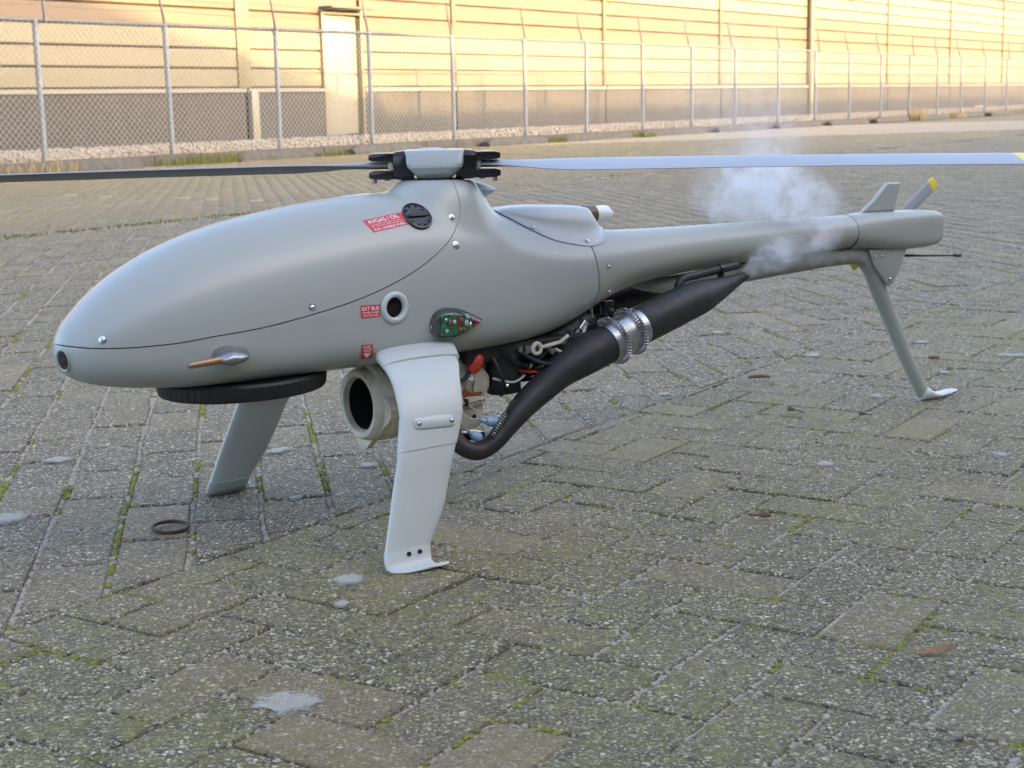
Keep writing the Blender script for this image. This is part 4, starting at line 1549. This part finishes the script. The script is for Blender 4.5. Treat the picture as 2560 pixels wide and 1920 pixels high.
loop_o = fin_sec(0, 0); loop_i = fin_sec(0, .12)
secs = [[HP(s, t, z) for s, z in lp] for lp, t in ((loop_i, -.0062), (loop_o, -.0030), (loop_o, .0030), (loop_i, .0062))]
fin = fb.loft(secs).build('tail_fin', 'hull_paint', heli, angle=30)
TC = HP(1.600, -.066, .410)
MB().tube([HP(1.600, -.036, .410), HP(1.600, -.074, .410)], .008, 14).build('tail_rotor_shaft', 'dull_steel', heli)
trh = MB().tube([HP(1.600, -.060, .410), HP(1.600, -.076, .410)], .016, 18).build('tail_rotor_hub', 'black_gloss', heli, bevel=.002)
for sg in (1, -1):
    ta = R(31)
    dx, dz = math.cos(ta) * sg, math.sin(ta) * sg
    def tsec(r, ch, th_):
        c = Vector((1.600 + dx * r, .067, .410 + dz * r))
        cd = Vector((-dz, 0, dx)) * math.cos(R(9)) + Vector((0, 1, 0)) * math.sin(R(9)) * sg
        nd = Vector((0, 1, 0)) * math.cos(R(9))
        return [c + cd * (math.cos(t) * ch / 2) + nd * (math.sin(t) * th_) for t in np.linspace(0, 2 * math.pi, 18, endpoint=False)]
    b_ = MB().loft([tsec(.012, .016, .005), tsec(.03, .022, .004), tsec(.05, .030, .003), (tsec(.148, .030, .0024))]).build('tail_rotor_blade', 'blade_paint', trh)
    MB().loft([tsec(.1485, .0302, .0025), tsec(.166, .029, .0022), tsec(.171, .020, .001)]).build('tail_blade_tip', 'yellow_paint', b_)

# ---- tail skid: runs under the boom, bends down to a foot
path = [(.72, .352, .003), (.76, .346, .010), (.80, .342, .015), (.86, .340, .019), (1.0, .346, .021), (1.15, .352, .020), (1.30, .358, .020), (1.375, .3585, .0205), (1.405, .3540, .0215), (1.428, .340, .0225), (1.445, .318, .022),
        (1.470, .272, .0205), (1.520, .190, .0185), (1.570, .110, .0170), (1.625, .030, .0160), (1.638, .014, .0165)]
sk = MB()
secs = []
for i, (s, z, r) in enumerate(path):
    a = path[max(i - 1, 0)]; b_ = path[min(i + 1, len(path) - 1)]
    d = Vector((b_[0] - a[0], 0, b_[1] - a[1])).normalized()
    nrm = Vector((-d.z, 0, d.x))
    fl = .80
    secs.append([Vector((s, 0, z)) + nrm * (math.cos(t) * r) + Vector((0, 1, 0)) * (math.sin(t) * r * fl) for t in np.linspace(0, 2 * math.pi, 24, endpoint=False)])
skid = sk.loft(secs).build('tail_skid', 'boom_paint', heli, angle=60)
ft = MB()
secs = []
for s, z0, z1, w in ((1.624, .000, .034, .010), (1.632, .000, .032, .016), (1.648, .000, .030, .0185), (1.664, .000, .020, .0185), (1.685, .0015, .0120, .018), (1.72, .006, .0115, .017), (1.745, .009, .0128, .015), (1.752, .0105, .0128, .010)):
    secs.append([HP(s, math.cos(t) * w, (z0 + z1) / 2 + math.sin(t) * (z1 - z0) / 2) for t in np.linspace(0, 2 * math.pi, 20, endpoint=False)])
ft.loft(secs).build('skid_foot', 'leg_paint', skid, angle=60)
br = MB().prism([HP(s_ - .026, .0245, z_) for s_, z_ in ((1.432, .368), (1.558, .362), (1.538, .318), (1.514, .288), (1.503, .2825), (1.494, .288), (1.448, .334))], (0, .006, 0)).build('skid_bracket', 'boom_paint', heli, bevel=.001)
MB().prism([HP(1.420, -.0185, .369), HP(1.572, -.0185, .362), HP(1.514, -.0185, .288), HP(1.503, -.0185, .2825), HP(1.448, -.0185, .334)], (0, .006, 0)).build('skid_bracket', 'boom_paint', heli, bevel=.001)
for s, z, r in ((1.476, .298, 1.0), (1.426, .352, .6), (1.448, .3515, .6)):
    screw(HP(s, .0247, z), Vector((0, -1, 0)), br, r)
MB().tube([HP(1.548, .010, .344), HP(1.60, .010, .340), HP(1.735, .010, .330)], [.0034, .0022, .0018], 8).build('whip_antenna', 'black_rubber', heli)
MB().tube([HP(1.722, .010, .3315), HP(1.746, .010, .3290)], .0036, 8).build('antenna_tip', 'black_rubber', heli)

# ---- front legs
LEG = [  # s_front, s_back, t, z
    (.105, .240, .070, .294), (.088, .230, .105, .300), (.068, .214, .135, .297), (.058, .202, .165, .2925), (.050, .188, .195, .284), (.044, .171, .220, .268), (.038, .160, .240, .243),
    (.034, .152, .2525, .219), (.024, .136, .262, .188), (.015, .121, .270, .160), (.001, .104, .278, .120), (-.013, .086, .287, .080), (-.0300, .0520, .297, .028)]
def leg_sections(rows, th_, side):
    secs = []
    n = len(rows)
    for i, (s0, s1, t, z) in enumerate(rows):
        a = rows[max(i - 1, 0)]; b_ = rows[min(i + 1, n - 1)]
        d = Vector((0, b_[2] - a[2], b_[3] - a[3])).normalized()
        nrm = Vector((0, -d.z, d.y))
        if nrm.y < 0 and i > 2: nrm = -nrm
        if nrm.z < 0: nrm = -nrm
        ch = (s1 - s0) / 2; c = (s0 + s1) / 2
        sec = []
        for k_ in range(32):
            a_ = 2 * math.pi * k_ / 32
            x = math.cos(a_); y = math.sin(a_)
            px = math.copysign(abs(x) ** .75, x) * ch
            py = math.copysign(abs(y) ** .8, y) * th_
            sec.append(Vector((c + px, -side * (t + nrm.y * py), z + nrm.z * py)))
        secs.append(sec)
    return secs
def sub_rows(z_hi, z_lo, grow=0.0):
    zs = np.linspace(z_hi, z_lo, 8)
    L = sorted(LEG[2:], key=lambda r: -r[3])
    zz = [-r[3] for r in L]
    return [tuple(float(np.interp(-z, zz, [r[k_] for r in L])) + (grow * (-1 if k_ == 0 else (1 if k_ == 1 else 0))) for k_ in range(3)) + (float(z),) for z in zs]
def dense(rows, m=4):
    out = []
    t = np.arange(len(rows))
    tn = np.linspace(0, len(rows) - 1, (len(rows) - 1) * m + 1)
    return [tuple(pchip(x, t, [r[k_] for r in rows]) for k_ in range(4)) for x in tn]
for side in (1, -1):
    lg = MB().loft(leg_sections(dense(LEG), .0080, side)).build('landing_leg', 'leg_paint' if side == 1 else 'leg_paint', heli, angle=60)
    # collar where the leg enters the hull
    MB().loft(leg_sections(dense([(.100, .250, .060, .294), (.088, .240, .100, .302), (.068, .224, .135, .2990), (.058, .209, .163, .2940), (.055, .203, .176, .2905)]), .0112, side)).build('leg_collar', 'leg_paint', lg, angle=60)
    MB().loft(leg_sections(sub_rows(.2210, .1735, .0012), .0095, side)).build('leg_sleeve', 'leg_paint', lg, angle=50)
    # clamp strip with two screws
    rows = sub_rows(.2035, .1885)
    def strip_pt(u, v, lift):
        zc = .2095 + v * .0092
        zc += (u - .5) * -.004
        r_ = sub_rows(zc, zc - .001)[0]
        tng = (.262 - .2525) / (.188 - .219)
        nrm = Vector((0, 1, -tng)).normalized()
        s = .0530 + u * .0745
        return Vector((s, -side * (r_[2] + nrm.y * (.0092 + lift)), zc + nrm.z * (.0092 + lift)))
    outl = []
    for k_ in range(28):
        a_ = 2 * math.pi * k_ / 28
        x = math.cos(a_); y = math.sin(a_)
        outl.append((.5 + math.copysign(abs(x) ** .35, x) * .5, math.copysign(abs(y) ** .55, y)))
    MB().loft([[strip_pt(u, v, .0) for u, v in outl], [strip_pt(u, v, .0016) for u, v in outl], [strip_pt(.5 + (u - .5) * .98, v * .90, .0026) for u, v in outl]]).build('clamp_strip', 'leg_paint', lg, angle=50)
    for u in (.09, .91):
        pc_ = strip_pt(u, 0, .0026)
        screw(pc_, Vector((0, -side, .35)).normalized(), lg, .75)
    # shoe
    sh = []
    SH = [(-.0312, .0530, .2965, .0300), (-.034, .0505, .3015, .0160), (-.034, .0480, .3065, .0075), (-.030, .0480, .3160, .0035), (-.022, .052, .323, .0030), (-.010, .058, .332, .0045), (.008, .060, .339, .0075), (.030, .058, .342, .0098)]
    secs = []
    for i, (s0, s1, t, z) in enumerate(SH):
        a = SH[max(i - 1, 0)]; b_ = SH[min(i + 1, len(SH) - 1)]
        d = Vector((0, b_[2] - a[2], b_[3] - a[3])).normalized()
        nrm = Vector((0, -d.z, d.y))
        th_ = .0088 if i < 3 else (.0042 if i < 5 else .0025)
        if i < 2: th_ = .0095
        c, ch = (s0 + s1) / 2, (s1 - s0) / 2
        zc = max(z, th_ * .75 + .0006)
        secs.append([Vector((c + math.copysign(abs(math.cos(q_)) ** .7, math.cos(q_)) * ch, -side * (t + nrm.y * math.sin(q_) * th_), max(zc + nrm.z * math.sin(q_) * th_, .0006))) for q_ in np.linspace(0, 2 * math.pi, 28, endpoint=False)])
    shoe = MB().loft(secs).build('leg_shoe', 'leg_paint', lg, angle=60)
    for s_ in (.006, .026):
        tgn = Vector((0, -side * 1.0, .28)).normalized()
        c = Vector((s_, -side * .2990, .0225)) + tgn * .0085
        MB().tube([c - tgn * .004, c + tgn * .0035], .0034, 14).build('shoe_hole', 'dark_void', shoe)

def smooth_path(pts, m=6):
    t = np.arange(len(pts)); tn = np.linspace(0, len(pts) - 1, (len(pts) - 1) * m + 1)
    out = []
    for x in tn:
        i = int(min(x, len(pts) - 2)); f_ = x - i
        p0_, p1_, p2_, p3_ = (np.array(pts[max(0, min(len(pts) - 1, k_))]) for k_ in (i - 1, i, i + 1, i + 2))
        out.append(.5 * ((2 * p1_) + (-p0_ + p2_) * f_ + (2 * p0_ - 5 * p1_ + 4 * p2_ - p3_) * f_ ** 2 + (-p0_ + 3 * p1_ - 3 * p2_ + p3_) * f_ ** 3))
    return out
# ---- engine bay
eng = MB()
eng.box(HP(.44, 0, .268), (.30, .150, .030))
engine = eng.build('engine_block', 'black_rubber', heli, bevel=.006)
MB().tube([HP(.385, .045, .262), HP(.388, .048, .190)], [.034, .031], 24).build('starter_motor', 'black_rubber', engine, bevel=.003)
for k_ in range(6):
    z = .250 - k_ * .009
    MB().box(HP(.455, .005, z), (.10 - k_ * .009, .12 - k_ * .006, .0035)).build('cooling_fin', 'black_gloss', engine, bevel=.001)
MB().tube([HP(.36, .02, .235), HP(.52, .03, .262), HP(.60, .03, .300)], [.030, .034, .026], 18).build('intake_hose', 'black_rubber', engine)
MB().tube([HP(.33, .052, .262), HP(.47, .075, .268)], .007, 10).build('fuel_line', 'black_gloss', engine)
# tow eye and rod under the hull
eye = MB()
cE = HP(.435, .085, .268)
eye.tube([cE + Vector((math.cos(t) * .0095, 0, math.sin(t) * .0095)) for t in np.linspace(0, 2 * math.pi, 20)], .0036, 8, cap=False)
eye.tube([cE + Vector((.010, 0, .001)), cE + Vector((.055, 0, .006)), cE + Vector((.072, 0, .016))], .0036, 8)
eye.build('linkage_eye', 'cream_plastic', engine)
for s, t, z in ((.40, .07, .272), (.465, .08, .262), (.50, .07, .275), (.53, .055, .285)):
    MB().tube([HP(s, t, z), HP(s + .002, t + .012, z - .002)], .006, 8).build('engine_bolt', 'dull_steel', engine)
MB().box(HP(.590, .040, .302), (.004, .03, .05)).build('engine_mount', 'dull_steel', engine, bevel=.001)
MB().box(HP(.640, .040, .312), (.026, .012, .036)).build('servo', 'black_gloss', engine, bevel=.002)
MB().tube([HP(.565, .05, .285), HP(.575, .055, .300)], .012, 12).build('clamp_band', 'steel', engine)

for q_, (pts_, r_, m_, nm_) in enumerate((
        ([(.36, .075, .272), (.385, .086, .250), (.42, .084, .240), (.46, .078, .258)], .0048, 'black_gloss', 'oil_hose'),
        ([(.40, .072, .270), (.43, .090, .246), (.475, .088, .238), (.52, .070, .268)], .0038, 'black_rubber', 'oil_hose'),
        ([(.345, .070, .266), (.352, .084, .236), (.365, .082, .205), (.372, .060, .188)], .0034, 'black_rubber', 'vent_hose'),
        ([(.42, .060, .222), (.46, .072, .232), (.50, .076, .252), (.55, .060, .285)], .0060, 'black_gloss', 'coolant_hose'),
        ([(.48, .080, .262), (.51, .084, .250), (.545, .074, .270), (.57, .060, .295)], .0030, 'wire_cream', 'control_cable'),
        ([(.36, .062, .248), (.40, .074, .232), (.44, .078, .224)], .0026, 'red_rubber', 'power_cable'),
        ([(.35, .066, .222), (.38, .085, .214), (.41, .080, .222)], .0030, 'dull_steel', 'push_rod'))):
    MB().tube([HP(*p_) for p_ in smooth_path(pts_, 5)], r_, 8).build(nm_, m_, engine)
for (s_, t_, z_, a_) in ((.415, .083, .238, .006), (.47, .084, .240, .0055), (.455, .072, .230, .0075), (.52, .074, .258, .0075), (.366, .080, .207, .0048)):
    MB().tube([HP(s_, t_, z_), HP(s_ + .006, t_, z_ + .0015)], a_, 12).build('hose_clip', 'steel', engine)
for (s_, t_, z_, w_) in ((.425, .078, .268, .026), (.505, .070, .272, .020), (.355, .068, .275, .014)):
    MB().box(HP(s_, t_, z_), (w_, .010, .014)).build('engine_bracket', 'dull_steel', engine, bevel=.0015)
MB().tube([HP(.470, .060, .232), HP(.474, .086, .228)], .013, 18).build('carburettor', 'dull_steel', engine, bevel=.002)
MB().box(HP(.405, .030, .196), (.050, .030, .020)).build('ignition_box', 'black_gloss', engine, bevel=.003)
# cooling shroud: round intake forward, cast body behind
sh = MB()
sh.lathe(HP(.100, .022, .203), (1, 0, 0), [(.150, .030), (.150, .060), (.060, .066), (.022, .066), (.010, .0625), (.002, .0600), (-.002, .0560), (-.001, .0480), (.006, .0445), (.050, .0430), (.150, .0430)], 56, cap0=False, cap1=False)
shroud = sh.build('cooling_shroud', 'cream_plastic', heli, angle=40)
MB().lathe(HP(.160, .022, .203), (1, 0, 0), [(0, .0428), (.002, .0428), (.002, .0002)], 32).build('shroud_core', 'dark_void', shroud)
MB().lathe(HP(.108, .022, .203), (1, 0, 0), [(0, .0436), (.052, .0428)], 40, cap0=False, cap1=False).build('shroud_throat', 'dark_void', shroud)
fl_b = MB()
def fl_loop(s_, rad):
    out = []
    for q_ in np.linspace(0, 2 * math.pi, 40, endpoint=False):
        r_ = rad if rad else .070 + .010 * math.cos(4 * q_ + .6) + .004 * math.cos(7 * q_)
        out.append(HP(s_, .022 + math.cos(q_) * r_, .203 + math.sin(q_) * r_))
    return out
fl_b.loft([fl_loop(.112, .050), fl_loop(.112, 0), fl_loop(.124, 0), fl_loop(.124, .050), fl_loop(.112, .050)], cap=False)
fl_b.build('shroud_flange', 'cream_plastic', shroud, angle=35)
MB().box(HP(.098, .030, .2735), (.016, .016, .012)).build('shroud_clip', 'dull_steel', shroud, bevel=.001)
# cast rear half beyond the leg
rp = [(.175, .268), (.175, .150), (.205, .132), (.255, .128), (.325, .136), (.340, .150), (.336, .185), (.352, .205), (.352, .226), (.338, .243), (.300, .262)]
MB().prism([HP(s, .056, z) for s, z in rp], (0, .070, 0)).build('shroud_casting', 'cream_plastic', shroud, bevel=.005)
MB().tube([HP(.315, .055, .157), HP(.315, .0568, .157)], .0042, 14).build('casting_hole', 'dark_void', shroud)
# plug, boot, lead
MB().tube([HP(.300, .046, .196), HP(.302, .054, .203), HP(.304, .060, .210)], [.0125, .0120, .0110], 6).build('spark_plug_base', 'copper_brown', shroud)
MB().tube([HP(.303, .056, .206), HP(.304, .060, .226)], .0098, 16).build('spark_plug_nut', 'steel', shroud)
MB().tube([HP(.3045, .0605, .226), HP(.3055, .063, .240)], [.0070, .0055], 14).build('spark_plug', 'white_plastic', shroud)
MB().tube([HP(.303, .066, .240), HP(.308, .068, .247), HP(.316, .069, .262), HP(.320, .069, .268)], [.0085, .0125, .0125, .008], 12).build('plug_boot', 'red_rubber', shroud)
MB().tube([HP(.302, .066, .242), HP(.290, .070, .232), HP(.272, .072, .226), HP(.245, .070, .230)], .0038, 10).build('plug_lead', 'black_rubber', shroud)
MB().box(HP(.312, .054, .1985), (.040, .012, .004)).build('copper_shim', 'copper_brown', shroud, bevel=.001)
# wire bundle and connectors
for j in range(4):
    o1 = j * .0022
    MB().tube([HP(.270, .058 + o1, .190 - o1), HP(.300, .062 + o1, .194 - o1), HP(.330, .060 + o1, .192 - o1 * .5), HP(.337, .058, .183), HP(.325, .062 + o1, .176 + o1), HP(.300, .064, .181 + o1), HP(.276, .062, .184)], .0013, 6).build('sensor_wire', 'wire_cream', shroud)
MB().tube([HP(.285, .064, .186), HP(.280, .068, .172), HP(.295, .070, .158), HP(.318, .072, .154)], .0014, 6).build('sensor_wire', 'wire_cream', shroud)
MB().tube([HP(.295, .064, .182), HP(.318, .068, .166), HP(.330, .070, .156)], .0014, 6).build('sensor_wire', 'wire_cream', shroud)
MB().tube([HP(.272, .068, .165), HP(.282, .072, .145), HP(.292, .074, .136)], .0014, 6).build('sensor_wire', 'wire_cream', shroud)
MB().box(HP(.291, .066, .187), (.006, .010, .013)).build('cable_tie', 'black_rubber', shroud, bevel=.001)
MB().tube([HP(.314, .074, .154), HP(.326, .076, .150)], .0042, 12).build('connector_plug', 'blue_connector', shroud)
MB().tube([HP(.327, .076, .150), HP(.333, .0765, .149), HP(.345, .078, .146), HP(.347, .078, .1455)], [.006, .0092, .0092, .006], 14).build('connector_plug', 'blue_connector', shroud)
MB().tube([HP(.288, .074, .140), HP(.294, .075, .132)], .0038, 12).build('connector_plug', 'blue_connector', shroud)
MB().tube([HP(.295, .075, .132), HP(.300, .076, .128), HP(.310, .077, .122), HP(.312, .077, .121)], [.005, .0088, .0088, .006], 14).build('connector_plug', 'blue_connector', shroud)
MB().box(HP(.285, .036, .122), (.10, .05, .012)).build('exhaust_flange', 'black_gloss', shroud, bevel=.002)

# ---- exhaust: U-bend, expansion pipe, silver joint with springs, tapered can, stinger
EX = [(.262, .060, .150, .0150), (.264, .068, .128, .0152), (.276, .080, .110, .0155), (.300, .090, .103, .0160), (.330, .094, .116, .0170), (.365, .092, .143, .0195), (.405, .088, .172, .0235), (.450, .086, .198, .0265), (.490, .085, .2215, .0310), (.545, .083, .2400, .0350), (.600, .081, .2555, .0355)]
sp = smooth_path(EX)
exh = MB().tube([HP(*p[:3]) for p in sp], [p[3] for p in sp], 28).build('exhaust_header', 'exhaust_black', heli, angle=60)
a3, b3 = np.array((.600, .0805, .2560)), np.array((.684, .077, .2800))
JD = (b3 - a3)
MB().tube([HP(*(a3 + JD * f_)) for f_ in (0, .02, .98, 1)], [.0368, .0378, .0378, .0368], 40).build('exhaust_joint', 'joint_metal', exh, angle=30)
for k_, f_ in enumerate((.22, .74)):
    c = a3 + JD * f_
    dv_ = Vector((JD[0], -JD[1], JD[2])).normalized()
    e1 = dv_.cross(Vector((0, 1, 0))).normalized(); e2 = dv_.cross(e1)
    cc_ = HP(*c)
    nturn = 46
    pts = []
    for j in range(nturn * 6 + 1):
        t = j / (nturn * 6)
        a1 = 2 * math.pi * t
        rad = .0415
        rvec = e1 * math.cos(a1) + e2 * math.sin(a1)
        ph = 2 * math.pi * nturn * t
        pts.append(cc_ + rvec * (rad + .0044 * math.cos(ph)) + dv_ * (.0044 * math.sin(ph)))
    MB().tube(pts, .0017, 5, cap=False).build('joint_spring', 'dull_steel', exh, fix=False)
CAN = [(.672, .0775, .2770, .0350), (.690, .077, .2825, .0365), (.76, .074, .3000, .0365), (.835, .070, .3170, .0345), (.865, .068, .3225, .0310), (.92, .063, .3335, .0205), (.965, .060, .3440, .0115), (.995, .058, .3510, .0070), (1.003, .0575, .3525, .0060)]
sp = smooth_path(CAN, 4)
can = MB().tube([HP(*p[:3]) for p in sp], [p[3] for p in sp], 32).build('silencer_can', 'exhaust_black', heli, angle=60)
stp = smooth_path([(.800, .062, .330, .008), (.806, .060, .350, .0082), (.822, .058, .3590, .0082), (.86, .056, .3625, .0082), (.94, .052, .3690, .0085), (.972, .051, .3715, .0085)])
MB().tube([HP(*p[:3]) for p in stp], [p[3] for p in stp], 16).build('stinger_pipe', 'exhaust_black', can)
MB().tube([HP(.918, .0535, .3665), HP(.926, .053, .3675)], .0108, 16).build('stinger_clamp', 'black_gloss', can)
MB().box(HP(.922, .055, .354), (.010, .010, .022)).build('stinger_bracket', 'black_gloss', can, bevel=.001)
# header springs
MB().tube([HP(.340 + .0075 * math.cos(t_) * .6 + t_ * .0010, .106 + .0 + .0075 * math.sin(t_), .136 + t_ * .0009 - .0075 * .6 * math.cos(t_)) for t_ in np.linspace(0, 2 * math.pi * 9, 130)] if False else
          [HP(.318 + .030 * f_ + .005 * math.cos(f_ * 60) * .7, .104 + .005 * math.sin(f_ * 60), .128 + .036 * f_ - .005 * math.cos(f_ * 60) * .7) for f_ in np.linspace(0, 1, 130)], .0013, 6, cap=False).build('header_spring', 'dull_steel', exh, fix=False)
MB().prism([HP(.352, .100, .160), HP(.368, .098, .184), HP(.384, .096, .186), HP(.372, .100, .162)], (0, .004, 0)).build('spring_tab', 'exhaust_black', exh, bevel=.001)
# far-side silencer, seen under the boom
FAR = [(.60, -.06, .262, .030), (.66, -.05, .285, .036), (.74, -.045, .303, .036), (.80, -.045, .318, .030), (.88, -.045, .336, .014), (.93, -.045, .345, .007)]
sp = smooth_path(FAR, 4)
MB().tube([HP(*p[:3]) for p in sp], [p[3] for p in sp], 24).build('silencer_can', 'exhaust_black', heli, angle=60)

# ------------------------------------------------------------------ exhaust smoke: a real volume
def smoke():
    lo = Vector((.93, -.24, .30)); hi = Vector((1.95, 1.00, .98))
    b = MB()
    c = (lo + hi) / 2; s = hi - lo
    b.box(c, s)
    k = NT('smoke')
    k.t.nodes.remove(k.b)
    out = [n for n in k.t.nodes if n.type == 'OUTPUT_MATERIAL'][0]
    vol = k.n('VolumePrincipled')
    k.link(vol.outputs[0], out.inputs['Volume'])
    co = k.coord('Object')
    warp = k.noise(9, 3, .6, co)
    wv = k.n('VectorMath', operation='SUBTRACT'); k.link(warp.outputs['Color'], wv.inputs[0]); wv.inputs[1].default_value = (.5, .5, .5)
    ws = k.n('VectorMath', operation='SCALE'); k.link(wv.outputs[0], ws.inputs[0]); ws.inputs['Scale'].default_value = .10
    wa = k.n('VectorMath', operation='ADD'); k.link(co, wa.inputs[0]); k.link(ws.outputs[0], wa.inputs[1])
    vec = wa.outputs[0]
    # (s, t, z, radius, strength)
    blobs = [(1.012, .06, .358, .022, 70), (1.030, .062, .368, .028, 60), (1.055, .066, .382, .034, 45), (1.085, .070, .395, .040, 26), (1.165, .075, .398, .050, 7), (1.205, .070, .415, .050, 6),
             (1.225, .02, .462, .062, 11), (1.165, .00, .490, .070, 13), (1.105, -.02, .515, .075, 12), (1.03, -.03, .500, .070, 7), (1.17, -.05, .530, .065, 8),
             (1.20, -.08, .560, .09, 2.2), (1.30, -.20, .60, .12, .7), (1.50, -.45, .68, .20, .22), (1.60, -.60, .74, .24, .2)]
    total = None
    for (s_, t_, z_, r_, a_) in blobs:
        d = k.n('VectorMath', operation='DISTANCE'); k.link(vec, d.inputs[0]); d.inputs[1].default_value = (s_, -t_, z_)
        mr = k.n('MapRange', interpolation_type='SMOOTHERSTEP', ins={'From Min': r_ * 1.35, 'From Max': r_ * .25, 'To Min': 0.0, 'To Max': float(a_)})
        k.link(d.outputs['Value'], mr.inputs['Value'])
        total = mr.outputs[0] if total is None else k.math('ADD', total, mr.outputs[0])
    nz = k.noise(24, 7, .72, vec)
    nf = k.n('MapRange', ins={'From Min': .44, 'From Max': .68, 'To Min': .03, 'To Max': 4.2}); k.link(nz.outputs[0], nf.inputs['Value'])
    dens = k.math('MULTIPLY', total, nf.outputs[0])
    k.link(dens, vol.inputs['Density'])
    vol.inputs['Color'].default_value = (.97, .975, .985, 1)
    vol.inputs['Anisotropy'].default_value = .1
    MAT['smoke'] = k.m
    k.m.cycles.volume_sampling = 'DISTANCE' if hasattr(k.m.cycles, 'volume_sampling') else None
    o = b.build('exhaust_smoke', 'smoke', None, smooth=False)
    o.location = heli.location; o.rotation_euler = heli.rotation_euler
    tag(o, 'pale blue grey puff of smoke drifting from the black silencer tip', 'smoke', kind='stuff')
sc.cycles.volume_step_rate = 1.0
sc.cycles.volume_max_steps = 256
smoke()

# ------------------------------------------------------------------ small things on the paving
rg = MB().tube([(math.cos(t) * .0295, math.sin(t) * .0295, 0) for t in np.linspace(0, 2 * math.pi, 41)], .0032, 8, cap=False).build('metal_ring', 'rust', fix=False)
rg.location = (-.582, 2.485, .0058); rg.rotation_euler = (R(3), R(2), 0)
tag(rg, 'small rusty brown metal ring lying flat on the paving before the far leg', 'ring')
def twig(pts, r, name, mat, label, cat, fork=None):
    b = MB().tube(pts, r, 7)
    o = b.build(name, mat)
    tag(o, label, cat)
    return o
twig([(.594, 3.752, .009), (.62, 3.757, .011), (.649, 3.756, .009)], [.004, .0045, .003], 'wood_chip', 'twig_bark', 'thin straight wood splinter on the bricks below the silencer can', 'wood chip')
twig([(.618, 3.343, .011), (.624, 3.341, .011), (.635, 3.332, .010), (.650, 3.317, .008)], [.006, .005, .0018, .0015], 'twig', 'twig_bark', 'dark twig with a round bud pointing left before the tail skid', 'twig')
twig([(.764, 3.281, .010), (.770, 3.281, .010), (.780, 3.276, .009), (.791, 3.272, .008)], [.005, .0045, .0018, .0015], 'twig', 'twig_bark', 'short dark twig with a bud beside a dry leaf crumb', 'twig')
twig([(1.112, 3.992, .009), (1.126, 3.993, .010), (1.14, 3.989, .009)], [.005, .006, .005], 'bark_piece', 'dry_leaf', 'orange brown bark piece lying beside the tail skid', 'bark')
twig([(.393, 2.476, .009), (.41, 2.474, .009), (.420, 2.470, .011), (.430, 2.465, .010)], [.002, .003, .006, .003], 'seed_pod', 'twig_bark', 'brown stalked seed pod on the mossy herringbone bricks', 'seed pod')
lf = MB()
pts = []
for i, f_ in enumerate(np.linspace(0, 1, 9)):
    w = .0085 * math.sin(math.pi * min(max(f_, .06), .97)) ** .6
    cx, cy = .502 + .050 * f_, 1.822 + .007 * f_ + .003 * math.sin(3 * f_)
    pts.append([(cx, cy - w, .006 + .005 * abs(f_ - .5)), (cx, cy, .011 + .003 * f_), (cx, cy + w, .008), (cx, cy, .0095 + .003 * f_)])
o = lf.loft(pts).build('curled_leaf', 'dry_leaf', angle=60)
tag(o, 'curled reddish brown dry leaf lying on the front bricks', 'leaf')
for i, (x, y, r_, lab) in enumerate(((.483, 1.572, .0065, 'pinkish pebble on the bricks in the near right corner'), (.530, 1.759, .0048, 'small cream pebble just before the curled dry leaf'))):
    bmx = bmesh.new(); bmesh.ops.create_icosphere(bmx, subdivisions=2, radius=r_)
    for v in bmx.verts:
        v.co *= 1 + .14 * math.sin(v.co.x * 400 + i) * math.cos(v.co.y * 310); v.co.z *= .75
    me = bpy.data.meshes.new('pebble'); bmx.to_mesh(me); bmx.free()
    o = link('pebble', me, 'sand' if i else 'pink_stain', None, True, 60)
    o.location = (x, y, r_ * .7)
    tag(o, lab, 'pebble')
o = MB().tube([(-.402, 2.186, .006), (-.396, 2.178, .008), (-.386, 2.172, .006)], [.0012, .0015, .0008], 5).build('straw_piece', 'dry_grass'); tag(o, 'pale bit of straw lying on the bricks between the two front legs', 'straw')
